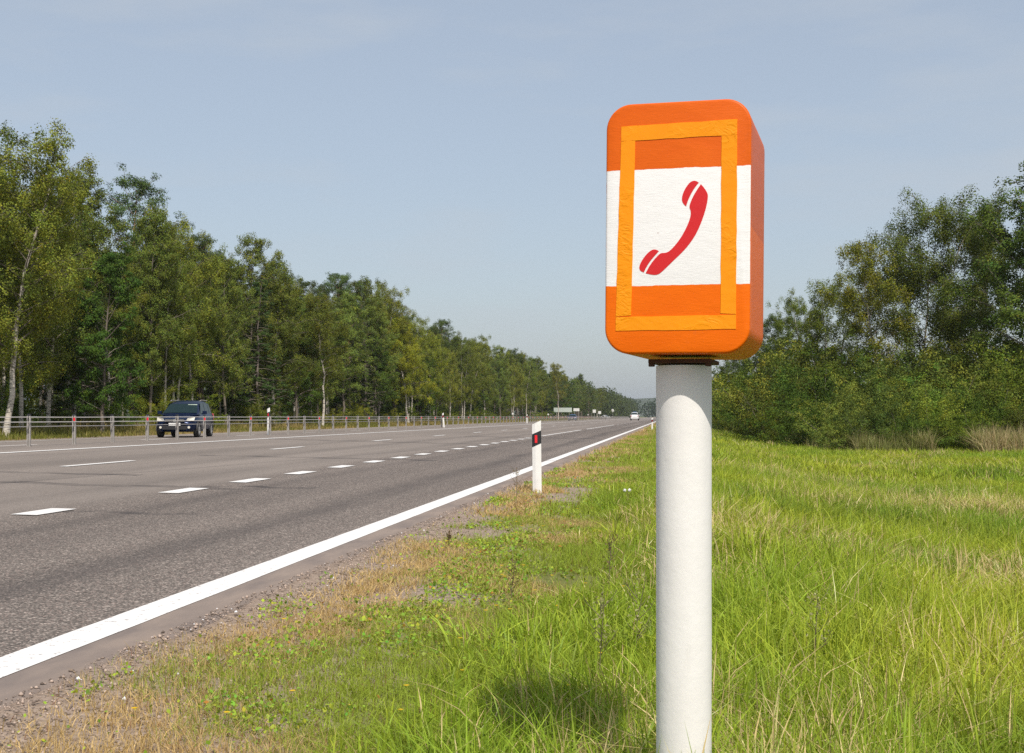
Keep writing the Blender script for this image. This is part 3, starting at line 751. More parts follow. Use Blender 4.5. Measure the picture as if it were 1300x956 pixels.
def lush(Y0, Y1, dens, w, seed, xl=-1.0, xr=lambda Y: .40 * Y + 1.6, hs=1.0, seg=3, hb=.29):
    rng = np.random.default_rng(seed)
    Xm = xr(Y1); n = int((Y1 - Y0) * (Xm - xl) * dens)
    # tufts
    nt = n // 14; tx = rng.uniform(xl, Xm, nt); ty = rng.uniform(Y0, Y1, nt)
    k = rng.integers(0, nt, n); sp = .045 * (1 + Y0 / 12)
    ox = rng.normal(size=n) * sp; oy = rng.normal(size=n) * sp
    X = tx[k] + ox; Y = ty[k] + oy
    edge = -.85 + (fbm(Y * .5, 2, 8) - .5) * 1.2 + (fbm(X * 2, Y * 2, 2) - .5) * .6
    keep = (X > edge) & (X < xr(Y)) & ((X - .04) ** 2 + (Y - 3.63) ** 2 > .01)
    dist = np.clip((X - edge) / 1.2, 0.0, 1)
    keep &= rng.random(n) < .35 + .65 * dist
    X, Y, k, ox, oy, dist = X[keep], Y[keep], k[keep], ox[keep], oy[keep], dist[keep]; n = len(X)
    hp = .55 + .9 * fbm(X * .5, Y * .35, 51); ht = rng.uniform(.7, 1.3, nt)[k]
    h = hb * hp * ht * rng.uniform(.45, 1.15, n) * (.42 + .58 * dist) * hs
    col = gcol(X, Y, rng, n); tcol = rng.uniform(.8, 1.2, (nt, 1))[k]; col = col * tcol
    az = np.arctan2(oy, ox) + rng.normal(size=n) * .5
    return blades(X, Y, h, w * rng.uniform(.6, 1.4, n), col, seed + 1, .80, seg, col * np.array([1.35, 1.15, 1.0]), az)

stuff('long_grass', [lush(1.6, 5.2, 4000, .0066, 1), lush(5.2, 9, 2700, .0082, 2), lush(9, 16, 1450, .0108, 3), lush(16, 30, 640, .014, 4, seg=2)],
      'long lush green roadside grass around the phone box post', 'grass')
stuff('meadow_grass', [lush(30, 66, 150, .030, 5, seg=2, hb=.28, xr=lambda Y: .34 * Y + 2), lush(66, 150, 34, .06, 6, seg=2, hb=.32, xr=lambda Y: 11.0 + 0 * Y)],
      'sunlit yellow green meadow grass reaching to the thicket', 'grass')

def verge():
    rng = np.random.default_rng(77); parts = []
    def field(Y0, Y1, dens, w, hb, seg, sd):
        n = int((Y1 - Y0) * 2.2 * dens); X = rng.uniform(-2.3, -.1, n); Y = rng.uniform(Y0, Y1, n)
        nt = n // 16; tx = rng.uniform(-2.3, -.1, nt); ty = rng.uniform(Y0, Y1, nt); k = rng.integers(0, nt, n)
        sp = .03 + .0015 * Y0
        X = tx[k] + rng.normal(size=n) * sp; Y = ty[k] + rng.normal(size=n) * sp
        cover = fbm(X * 1.5, Y * .9, 61) + .06 ; e = np.clip((X + 2.22 + (fbm(Y * .9, 1, 4) - .5) * .35) / .5, 0, 1)
        keep = rng.random(n) < np.clip((cover - .30) * 4.2, .05, 1) * (e ** 1.3 * (1 if Y0 < 14 else 1.2))
        X, Y = X[keep], Y[keep]; n = len(X)
        g = np.clip((fbm(X * 1.1, Y * .6, 71) - .40) * 4 + (X + 1.62) * .75, 0, 1); isg = rng.random(n) < g
        col = np.where(isg[:, None], np.array([.30, .38, .045]), np.array([.56, .41, .19])) * rng.uniform(.6, 1.3, (n, 1))
        rd = rng.random(n) < .05; col[rd] = np.array([.20, .09, .05])
        h = hb * rng.uniform(.4, 1.3, n) * (1 + .7 * np.clip(X + 1.3, 0, 1))
        parts.append(blades(X, Y, h, w * rng.uniform(.6, 1.4, n), col, sd, 1.0, seg))
    field(2.2, 7, 9500, .0032, .06, 2, 100); field(7, 14, 5000, .0048, .065, 2, 101); field(14, 30, 1100, .010, .085, 2, 102)
    field(30, 90, 240, .03, .12, 1, 103); field(90, 400, 22, .10, .16, 1, 104)
    stuff('dry_verge_grass', parts, 'short dry tan and green grass on the gravel verge', 'grass')
    # low leafy weeds
    vs = []; cs = []
    n = 120000; X = rng.uniform(-2.15, .2, n); Y = 2.4 + (rng.random(n) ** 1.5) * 24
    cov = fbm(X * 2.3, Y * 1.3, 91); bp = np.exp(-(((X + 1.25) / .36) ** 2 + ((Y - 9.6) / 3.0) ** 2)) * .45
    cov = cov + (fbm(X * 9, Y * 6, 19) - .5) * .35; keep = rng.random(n) < np.clip((cov + bp * .9 - .63) * 6, 0.03, .95); X, Y = X[keep], Y[keep]; n = len(X)
    C = np.stack([X, Y, gz(X, Y) + rng.uniform(.004, .05, n)], 1)
    V, Q = leaf_quads(C, .0125 * rng.uniform(.5, 1.6, n) * (.8 + Y / 11), rng, 2.6, .75)
    col = np.array([.28, .39, .04]) * rng.uniform(.6, 1.35, (n, 1)) * np.stack([1 + rng.normal(size=n) * .2, np.ones(n), np.ones(n)], 1)
    rr = rng.random(n) < .02; col[rr] = np.array([.45, .20, .04])
    stuff('clover_patches', [(V, Q, np.zeros((0, 3), int), np.repeat(col, 4, 0))], 'bright low clover and weed leaves creeping over the verge', 'ground cover')
    # yellow flower heads
    n = 130; X = rng.uniform(-1.9, 1.2, n); Y = rng.uniform(3.6, 18, n); V = []; Q = []; b = 0; 
    for x, y in zip(X, Y):
        z = float(gz(x, y)) + .05 + max(0, x + .8) * .06; r = .009 + .0006 * y
        a = np.arange(8) * math.pi / 4
        V += [(x, y, z)] + [(x + r * math.cos(t), y + r * math.sin(t), z + .004) for t in a]
        Q += [(b, b + 1 + k, b + 1 + (k + 1) % 8) for k in range(8)]; b += 9
    V = np.array(V); c = np.tile(np.array([[.75, .5, .02]]), (len(V), 1))
    stuff('yellow_flowers', [(V, np.zeros((0, 4), int), np.array(Q), c)], 'scattered tiny yellow flowers in the verge', 'flowers')
verge()

def tallgrass(name, pts, hb, w, label, colA, colB, seed, n):
    rng = np.random.default_rng(seed); X = []; Y = []
    for x0, x1, y0, y1, f in pts:
        m = int(n * f); X.append(rng.uniform(x0, x1, m)); Y.append(rng.uniform(y0, y1, m))
    X = np.concatenate(X); Y = np.concatenate(Y); k = rng.random(len(X)) < np.clip((fbm(X * .35, Y * .5, seed) - .36) * 4, .04, 1); X = X[k]; Y = Y[k]; m = len(X)
    a = np.clip(fbm(X * .3, Y * .15, seed + 4) * 2 - .35 + rng.normal(size=m) * .3, 0, 1)[:, None]
    col = (np.array(colA) * (1 - a) + np.array(colB) * a) * rng.uniform(.7, 1.25, (m, 1))
    h = hb * rng.uniform(.25, 1.2, m) * (.25 + 1.3 * fbm(X * .6, Y * .6, seed + 8))
    return stuff(name, [blades(X, Y, h, w * rng.uniform(.6, 1.5, m), col, seed + 2, .6, 2)], label, 'grass')
tallgrass('bleached_tall_grass', [(13.2, 26, 58, 61.5, .50), (8.2, 11.5, 60, 63, .12), (6.6, 8.8, 66, 74, .06), (6.5, 9, 74, 110, .14), (6, 9, 110, 170, .06)], 1.1, .028,
          'tall bleached pinkish grass in front of the right thicket', (.56, .42, .26), (.20, .23, .06), 205, 52000)
def leftgrass():
    rng = np.random.default_rng(301); parts = []
    for y0, y1, dn, w in ((34, 90, 60, .035), (90, 200, 26, .07), (200, 560, 7, .16)):
        n = int((y1 - y0) * 4.6 * dn); X = rng.uniform(-30.6, -26.1, n); Y = rng.uniform(y0, y1, n)
        a = np.clip(fbm(X * .6, Y * .12, 66) * 2.4 - .7 + rng.normal(size=n) * .25, 0, 1)[:, None]
        col = (np.array([.16, .17, .03]) * (1 - a) + np.array([.34, .26, .10]) * a) * rng.uniform(.65, 1.3, (n, 1))
        h = (.16 + np.clip(-26.6 - X, 0, 3) * .17) * rng.uniform(.5, 1.3, n) * (.6 + .8 * fbm(X * .5, Y * .3, 12))
        parts.append(blades(X, Y, h, w * rng.uniform(.6, 1.5, n), col, int(y0), .35, 2))
    stuff('far_roadside_grass', parts, 'yellowish grass strip between far carriageway and left wood', 'grass')
leftgrass()

# gravel
def gravel():
    rng = np.random.default_rng(5); n = 17000
    X = -2.33 + np.abs(rng.normal(size=n)) * .42; Y = 2.4 + rng.random(n) ** 1.6 * 22
    k = X < -.3; X, Y = X[k], Y[k]; n = len(X)
    r = .0035 + .009 * rng.random(n) ** 4; o = np.array([(1, 0, 0), (-1, 0, 0), (0, 1, 0), (0, -1, 0), (0, 0, .8), (0, 0, -.6)])
    V = (o[None] * r[:, None, None] * rng.uniform(.6, 1.3, (n, 6, 1))); a = rng.uniform(0, 6.28, n); ca, sa = np.cos(a)[:, None], np.sin(a)[:, None]
    V = np.stack([V[..., 0] * ca - V[..., 1] * sa, V[..., 0] * sa + V[..., 1] * ca, V[..., 2]], -1)
    V += np.stack([X, Y, gz(X, Y) + .003 + .011 * (X < -2.2)], 1)[:, None, :]
    f = np.array([(0, 2, 4), (2, 1, 4), (1, 3, 4), (3, 0, 4), (2, 0, 5), (1, 2, 5), (3, 1, 5), (0, 3, 5)])
    T = (np.arange(n)[:, None, None] * 6 + f[None]).reshape(-1, 3)
    c = np.array([.32, .25, .205]) * rng.uniform(.4, 1.5, (n, 1)); w = rng.random(n) < .01; c[w] = .8
    t = NT('gravel_stone'); t.pbr(t.n('ShaderNodeAttribute', attribute_name='tint').outputs['Color'], .9, 0, None, .3); M['stone'] = t.mat
    stuff('gravel', [(V.reshape(-1, 3), np.zeros((0, 4), int), T, np.repeat(c, 6, 0))], 'loose grey brown gravel between the asphalt and the grass', 'gravel', 'stone')
gravel()

# a few taller weeds with seed heads, each its own plant
def weed(px, Y, H, kind, label, cat='weed'):
    X = x_at(px, Y); r = empty('weed_plant' if kind != 'dandelion' else 'dandelion', (X, Y, float(gz(X, Y))))
    tag(r, label, cat); rng = np.random.default_rng(int(px)); mb = MB()
    st = [(0, 0, -.02), (.01, 0, H * .5), (.02 + rng.normal() * .02, 0, H)]
    mb.tube(st, [.003, .0025, .0015], 5)
    if kind != 'dandelion':
        for k in range(12):
            z = H * rng.uniform(.25, .95); a = rng.uniform(0, 6.28); l = H * .22 * rng.uniform(.5, 1.2)
            mb.tube([(.01, 0, z), (.01 + math.cos(a) * l * .6, math.sin(a) * l * .6, z + l * .6), (.01 + math.cos(a) * l * .8, math.sin(a) * l * .8, z + l)], [.002, .0015, .001], 4)
    mb.build('stem', M['weedstem'], r, smooth=True)
    if kind == 'dandelion':
        b = bmesh.new(); bmesh.ops.create_icosphere(b, subdivisions=3, radius=.017, matrix=Matrix.Translation((.02, 0, H + .012)))
        for v in b.verts: v.co += (v.co - Vector((.02, 0, H + .012))) * rng.uniform(-.25, .25)
        me = bpy.data.meshes.new('seed_head'); b.to_mesh(me); b.free(); me.materials.append(M['seed']); link(bpy.data.objects.new('seed_head', me), r)
    else:
        n = 90; z = H * rng.uniform(.45, 1.05, n); a = rng.uniform(0, 6.28, n); rr = H * .15 * rng.random(n)
        V, Q = leaf_quads(np.stack([.015 + np.cos(a) * rr, np.sin(a) * rr, z], 1), .016 * rng.uniform(.5, 1.3, n), rng)
        c = np.array([.24, .16, .09]) if kind == 'brown' else np.array([.34, .33, .15])
        o = link(bpy.data.objects.new('seed_head', np_mesh('seed_head', V, Q, M['grass'], color=np.repeat(c * rng.uniform(.6, 1.3, (n, 1)), 4, 0))), r); o.color = (1, 1, 1, 1)
M['weedstem'] = simple('weed_stem', (.15, .13, .06), .8); M['seed'] = simple('dandelion_down', (.75, .74, .70), .9)
weed(648, 7.6, .26, 'brown', 'dark brown weed stalk rising from the clover patch')
weed(568, 10.2, .16, 'brown', 'small reddish brown weed at the gravel edge')
weed(655, 15.5, .42, 'brown', 'thin dry stalk left of the near marker post')
weed(772, 8.4, .40, 'brown', 'brown dock stalk in the long grass left of the post')
weed(760, 5.6, .38, 'pale', 'pale grass panicle left of the white post')
weed(806, 6.1, .42, 'pale', 'pale grass panicle touching the left side of the white post')
weed(1032, 5.9, .40, 'pale', 'tall pale grass stalk right of the white post')
weed(791, 16.0, .22, 'dandelion', 'left of two white dandelion heads beside the post', 'dandelion')
weed(797, 15.8, .24, 'dandelion', 'right of two white dandelion heads beside the post', 'dandelion')

# ------------------------------------------------------------------ emergency telephone
def brushed(name, mk):
    t = NT(name); c = t.coord()
    nb = t.noise(t.scale(c, (1, 1, 2.2)), 9.0, 5, .6, .4); nf = t.noise(t.scale(c, (1, 1, 5)), 55.0, 3, .6)
    h = t.math('ADD', t.math('MULTIPLY', nb, .8), t.math('MULTIPLY', nf, .25))
    col, rough = mk(t, c, nb, nf)
    t.pbr(col, rough, 0, t.bump(h, .22, .010), .15); return t.mat
BW, BD, BH = .376, .40, .652
def cab(t, c, nb, nf):
    g = t.n('ShaderNodeSeparateXYZ', inp={0: c}); x, y, z = g.outputs
    wv = t.math('MULTIPLY', t.math('SUBTRACT', t.noise(c, 28, 3), .5), .007)
    zz = t.math('ADD', z, wv)
    # white band painted across the front only
    m = t.math('MULTIPLY', t.math('GREATER_THAN', zz, BH * .272), t.math('LESS_THAN', zz, BH * .735))
    xx = t.math('ADD', x, wv)
    m = t.math('MULTIPLY', m, t.math('LESS_THAN', t.math('ADD', y, wv), -BD / 2 + .004))
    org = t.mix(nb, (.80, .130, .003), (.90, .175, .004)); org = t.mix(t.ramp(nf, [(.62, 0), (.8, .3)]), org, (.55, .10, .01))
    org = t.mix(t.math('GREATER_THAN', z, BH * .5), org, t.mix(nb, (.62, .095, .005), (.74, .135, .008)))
    wht = t.mix(nb, (.80, .79, .77), (.86, .85, .84))
    dirt = t.ramp(t.noise(c, 14, 5, .7), [(.66, 0), (.76, .35)])
    col = t.mix(m, org, wht); col = t.mix(t.math('MULTIPLY', dirt, .3), col, (.20, .14, .10))
    sp = t.n('ShaderNodeTexVoronoi', inp={'Vector': c, 'Scale': 22.0}); d = t.math('MULTIPLY', t.math('LESS_THAN', sp.outputs['Distance'], .06), t.math('GREATER_THAN', t.noise(c, 7, 2), .6))
    return t.mix(t.math('MULTIPLY', d, .7), col, (.25, .12, .08)), .42
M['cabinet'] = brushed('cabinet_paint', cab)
def tape_mat():
    t = NT('yellow_tape'); c = t.coord(); n = t.noise(c, 12, 4, .6, .5)
    r = t.math('ABSOLUTE', t.math('SUBTRACT', t.noise(t.scale(c, (1, 1, 1.6)), 20, 3, .55, .8), .5))
    crease = t.math('SUBTRACT', 1, t.math('MULTIPLY', r, 9), clamp=True); gate = t.ramp(t.noise(c, 9, 2), [(.48, 0), (.66, 1)])
    h = t.math('ADD', t.math('MULTIPLY', n, .8), t.math('MULTIPLY', t.math('MULTIPLY', crease, gate), .35))
    t.pbr(t.mix(n, (.86, .265, .001), (.95, .33, .001)), .40, 0, t.bump(h, .38, .008), .3); return t.mat
M['tape'] = tape_mat()
M['redfilm'] = simple('red_film', (.66, .014, .016), .4, var=.06, sc=5, bump=.15)
def pole_mat():
    t = NT('post_paint'); c = t.coord()
    n = t.noise(t.scale(c, (1, 1, .8)), 16, 5, .6); w = t.noise(c, 4, 3); f = t.noise(c, 70, 3)
    col = t.mix(w, (.76, .74, .71), (.83, .815, .79))
    sp = t.n('ShaderNodeTexVoronoi', inp={'Vector': c, 'Scale': 18.0}); d = t.math('MULTIPLY', t.math('LESS_THAN', sp.outputs['Distance'], .05), t.math('GREATER_THAN', t.noise(c, 9, 2), .55))
    col = t.mix(t.math('MULTIPLY', d, .8), col, (.22, .17, .13))
    col = t.mix(t.ramp(t.noise(t.scale(c, (6, 6, .8)), 4, 4, .7), [(.60, 0), (.75, .16)]), col, (.42, .37, .32))
    t.pbr(col, .5, 0, t.bump(t.math('ADD', n, t.math('MULTIPLY', f, .05)), .20, .010), .4); return t.mat
M['post'] = pole_mat()
M['rust'] = simple('rusty_steel', (.10, .045, .025), .8, .2, var=.5, sc=14, bump=.5)

PX, PY = .04, 3.63
phone = empty('emergency_telephone', (PX, PY, float(gz(PX, PY))))
tag(phone, 'orange and white roadside emergency phone box on a thick white post', 'emergency phone')
g0 = float(gz(PX, PY))
BZ = CAMH + (529 - 449.5) / F * (PY * 1.0 - .155)   # underside of the cabinet
# post
mb = MB(); n = 48; rg2 = np.random.default_rng(3)
zs = np.linspace(-.3, BZ - g0 - .026, 60)
for zi in zs:
    for k in range(n):
        a = 2 * math.pi * k / n; r = .0742 + .0006 * (float(vnoise(a * 3, zi * 6, 3)) - .5) * 2
        mb.v.append((r * math.cos(a), r * math.sin(a), zi))
for i in range(len(zs) - 1):
    for k in range(n): mb.f.append([i * n + k, i * n + (k + 1) % n, (i + 1) * n + (k + 1) % n, (i + 1) * n + k]); mb.m.append(0)
mb.f.append([(len(zs) - 1) * n + k for k in range(n)]); mb.m.append(0)
mb.build('post', M['post'], phone, smooth=True)
BR = RAD(6.68 - 15.5)
# mounting plate and clamp
mb = MB(); mb.box((0, .01, 0), (.165, .19, .011))
for sx in (-1, 1):
    mb.tube([(sx * .075, -.072, -.014), (sx * .075, -.072, -.004)], .009, 8)
pl = mb.build('mounting_plate', M['rust'], phone, bevel=.002); pl.location = (0, 0, BZ - g0 - .016); pl.rotation_euler = (0, 0, BR)
# cabinet: rounded slab outline (x,z) extruded in y with rolled edges
def rrect(w, h, r, seg=10):
    out = []
    for cx, cz, a0 in ((w / 2 - r, h - r, 0), (-w / 2 + r, h - r, 90), (-w / 2 + r, r, 180), (w / 2 - r, r, 270)):
        for k in range(seg + 1):
            a = RAD(a0 + 90 * k / seg); out.append((cx + r * math.cos(a), cz + r * math.sin(a)))
    return out
mb = MB(); rings = []
e = .007
for y, ins in [(-BD / 2, e), (-BD / 2 + e * .13, e * .5), (-BD / 2 + e * .5, e * .13), (-BD / 2 + e, 0), (-BD / 2 + .06, 0), (BD / 2 - .06, 0), (BD / 2 - e, 0), (BD / 2 - e * .5, e * .13), (BD / 2 - e * .13, e * .5), (BD / 2, e)]:
    R = rrect(BW - 2 * ins, BH - 2 * ins, .066 - ins); rings.append([(x, y, z + ins) for x, z in R])
m_ = len(rings[0])
for r_ in rings: mb.v += r_
for i in range(len(rings) - 1):
    for k in range(m_): mb.f.append([i * m_ + k, i * m_ + (k + 1) % m_, (i + 1) * m_ + (k + 1) % m_, (i + 1) * m_ + k]); mb.m.append(0)
mb.f.append(list(range(m_))); mb.m.append(0); mb.f.append([(len(rings) - 1) * m_ + k for k in range(m_)]); mb.m.append(0)
cabinet = mb.build('cabinet', M['cabinet'], phone, smooth=True, angle=50)
cabinet.location = (.001 + .052 * math.sin(-BR), .052 * math.cos(BR), BZ - g0); cabinet.rotation_euler = (0, RAD(.45), BR)
def st(s, t): return ((s - .5) * BW, (1 - t) * BH)      # fraction across / down the front
yf = -BD / 2
def decal(name, loops_, mat, th=.0012, y0=0.0):
    mb = MB()
    for poly in loops_: mb.prism([st(*p) for p in poly], 'y', yf - th - y0, yf - y0 + .0004)
    return mb.build(name, mat, cabinet)
# tape frame: four overlapping strips, butted end to end, with slightly wavy edges
def wob(poly, amp=.0022, seed=1):
    rg3 = random.Random(seed); out = []
    for i in range(len(poly)):
        a, b = poly[i], poly[(i + 1) % len(poly)]
        L = math.hypot((b[0] - a[0]) * BW, (b[1] - a[1]) * BH); k = max(1, int(L / .03))
        for j in range(k):
            f = j / k; out.append((a[0] + (b[0] - a[0]) * f + rg3.uniform(-amp, amp) * (j > 0), a[1] + (b[1] - a[1]) * f + rg3.uniform(-amp, amp) * .6 * (j > 0)))
    return out
tp = [[(.106, .150), (.206, .146), (.186, .846), (.078, .850)],
      [(.800, .1455), (.906, .1455), (.908, .846), (.802, .842)],
      [(.107, .090), (.906, .083), (.905, .144), (.107, .148)],
      [(.078, .852), (.908, .848), (.908, .904), (.078, .907)]]
for q in tp: pass
fr = decal('tape_frame', [wob(q, .002, i) for i, q in enumerate(tp)], M['tape'], .0014)
# handset (crop pixels of the photograph's front face -> fractions)
def hp(u, v):
    x = 790 + u / 6.377; y = 210 + v / 6.377
    s = (x - 768.2) / 183.8; ytop = 127.5 - 4.5 * s; t = (y - ytop) / (449.5 - ytop)
    return (s, t)
def smooth_poly(pts, it=2, sharp=()):
    for _ in range(it):
        out = []; ns = set()
        for i, p in enumerate(pts):
            q = pts[(i + 1) % len(pts)]
            if i in sharp: ns.add(len(out)); out.append(p)
            else: out.append((p[0] * .75 + q[0] * .25, p[1] * .75 + q[1] * .25)) if False else out.append(p)
            out.append(((p[0] + q[0]) / 2, (p[1] + q[1]) / 2))
        # relax every point that is not sharp
        m = len(out); new = list(out)
        for i in range(m):
            if i in ns: continue
            a, b, c = out[i - 1], out[i], out[(i + 1) % m]; new[i] = ((a[0] + 2 * b[0] + c[0]) / 4, (a[1] + 2 * b[1] + c[1]) / 4)
        pts = new; sharp = ns
    return pts
cap1 = [(620, 130), (600, 116), (578, 113), (552, 122), (520, 160), (492, 215), (483, 262), (492, 298), (520, 322), (530, 285), (550, 238), (580, 180)]
cap2 = [(302, 685), (282, 672), (258, 669), (232, 680), (195, 715), (160, 765), (141, 810), (145, 835), (160, 850), (180, 858), (200, 815), (235, 760)]
body_ = [(637, 143), (665, 175), (688, 212), (696, 240), (688, 300), (672, 370), (640, 465), (600, 555), (550, 630), (495, 695), (430, 755), (370, 815), (325, 858), (300, 876), (270, 881), (235, 876), (196, 865),
         (215, 825), (250, 770), (290, 725), (320, 697), (350, 703), (385, 690), (420, 655), (470, 595), (515, 515), (545, 445), (560, 390), (556, 350), (543, 330), (556, 285), (585, 220)]
decal('handset_symbol', [[hp(*p) for p in smooth_poly(cap1, 2, (0, 8))], [hp(*p) for p in smooth_poly(cap2, 2, (0, 9))], [hp(*p) for p in smooth_poly(body_, 2, (0, 16))]], M['redfilm'], .0007)

# ------------------------------------------------------------------ marker posts
M['white_plastic'] = simple('white_plastic', (.78, .77, .74), .55, var=.1, sc=9, bump=.1)
M['black_plastic'] = simple('black_plastic', (.018, .018, .02), .5)
M['red_reflector'] = simple('red_reflector', (.75, .02, .03), .25, var=.05)
M['galv'] = simple('galvanised_steel', (.42, .39, .36), .55, .3, var=.3, sc=12)
M['galv_light'] = simple('cable_steel', (.62, .58, .54), .5, .15, var=.15, sc=20)
def delineator(X, Y, H, label, rz=0, lean=0, w=.125, group='roadside marker posts', zoff=0):
    r = empty('marker_post', (X, Y, float(gz(X, Y)) + zoff), rz); r.rotation_euler = (0, lean, rz); r['label'] = label; tag(r, None, 'marker post', group)
    d = .05; hw = w / 2
    sec = [(-hw, -.012), (-hw * .3, -d * .6), (hw * .3, -d * .6), (hw, -.012), (hw * .9, d * .4), (-hw * .9, d * .4)]
    def seg(name, z0l, z0r, z1l, z1r, mat, grow=0):
        mb = MB(); n = len(sec); vs = []
        for zl, zr in ((z0l, z0r), (z1l, z1r)):
            for x, y in sec:
                f = (x + hw) / (2 * hw); vs.append((x * (1 + grow), y * (1 + grow), zl * (1 - f) + zr * f))
        mb.add(vs, [list(range(n))[::-1], list(range(n, 2 * n))] + [[i, (i + 1) % n, n + (i + 1) % n, n + i] for i in range(n)])
        return mb.build(name, mat, r)
    s = .055
    seg('body', -.3, -.3, H - s, H, M['white_plastic'])
    b0 = H * .655; b1 = H * .835
    seg('band', b0 - s * .5, b0 + s * .5, b1 - s * .5, b1 + s * .5, M['black_plastic'], .03)
    mb = MB(); mb.box((-.008, -d * .6 - .004, (b0 + b1) / 2 - .002), (.034, .006, .105)); mb.build('reflector', M['red_reflector'], r)
    return r
dx = x_at(682, 18.2)
delineator(dx, 18.2, .985, 'nearest white marker post with black band and red reflector', RAD(5), RAD(-.6), .122)
delineator(x_at(828, 104), 104, 1.0, 'small white marker post on the right verge just left of the box post')
delineator(-15.98, y_at(341, -15.98), 1.12, 'leftmost white marker post standing among the barrier posts', zoff=-.02, w=.115)
delineator(-15.55, y_at(563.5, -15.55), 1.02, 'second white marker post from the left in the barrier line', lean=RAD(-4), w=.12)
delineator(-15.55, y_at(669, -15.55), 1.0, 'far white marker post in the barrier line left of the nearest one', w=.12)

# ------------------------------------------------------------------ cable barrier
BX = -15.78
bar = empty('cable_barrier', (BX, y_at(36.7, BX), float(prof(BX)))); tag(bar, 'grey steel post and cable safety barrier along the central reservation', 'barrier')
y0 = bar.location.y
def post_mesh(yy=0, mb=None, dx=0, dz=0):
    mb = mb or MB(); w, d, t, H = .085, .055, .006, .76
    # rolled channel: web plus two flanges with lips
    mb.box((dx, yy + d / 2, H / 2 - .1 + dz), (w, t, H + .2))
    for s in (-1, 1):
        mb.box((dx + s * (w / 2 - t / 2), yy, H / 2 - .1 + dz), (t, d - t, H + .2)); mb.box((dx + s * (w / 2 - .015), yy - d / 2, H / 2 - .1 + dz), (.03, t, H + .2))
    return mb
pm = post_mesh().mesh('post', M['galv'])
cm = MB(); cm.box((0, 0, .785), (.075, .06, .055), taper=.8); cm.box((0, -.028, .70), (.03, .012, .10)); capm = cm.mesh('post_cap', M['black_plastic'])
rm = MB(); rm.box((.02, -.036, .665), (.05, .012, .085)); refm = rm.mesh('reflector', M['red_reflector'])
for k in range(-3, 97):
    p = link(bpy.data.objects.new('post', pm), bar); p.location = (rnd.uniform(-.01, .01), 2.53 * k, rnd.uniform(-.008, .008)); p.rotation_euler = (rnd.uniform(-.012, .012), rnd.uniform(-.012, .012), rnd.uniform(-.1, .1))
    c = link(bpy.data.objects.new('post_cap', capm), p)
    if k % 2 == 1: q = link(bpy.data.objects.new('reflector', refm), p)
mb = MB()
for k in range(97, 200): post_mesh(2.53 * k, mb)
q = mb.build('distant_posts', M['galv'], bar); q['kind'] = 'stuff'
for z in (.725, .605, .485):
    mb = MB(); pts = []
    for k in range(-12, 201):
        pts.append((.0 if z != .605 else .052, 2.53 * k, z + rnd.uniform(-.006, .006)))
    mb.tube(pts, .0125, 6); mb.build('cable', M['galv_light'], bar, smooth=True)

# ------------------------------------------------------------------ vehicles
def paintm(name, col, metal=.3): 
    t = NT(name); c = t.coord(); n = t.noise(c, 3, 3); t.pbr(t.mix(n, tuple(v * .85 for v in col), tuple(v * 1.1 for v in col)), .28, metal, None, .15, .08); return t.mat
M['navy'] = paintm('navy_car_paint', (.006, .015, .050)); M['white_car'] = paintm('white_car_paint', (.75, .75, .74), 0); M['blue_car'] = paintm('blue_car_paint', (.03, .10, .26))
M['glass'] = simple('dark_car_glass', (.010, .024, .026), .18, var=.1, spec=.1)
M['tyre'] = simple('tyre_rubber', (.02, .02, .02), .85); M['rim'] = simple('alloy_rim', (.62, .62, .62), .3, .8, var=.05)
M['chrome'] = simple('chrome_trim', (.65, .65, .65), .15, 1.0, var=.05)
M['plate'] = simple('number_plate_white', (.75, .75, .72), .4, var=.03); M['lamp'] = simple('headlamp_glass', (.75, .72, .62), .12, .15, var=.1, coat=1); M['tail'] = simple('tail_lamp_red', (.45, .01, .012), .2, var=.05, coat=1)
M['paper'] = simple('sunlit_windscreen_card', (.6, .72, .6), .6, var=.05)

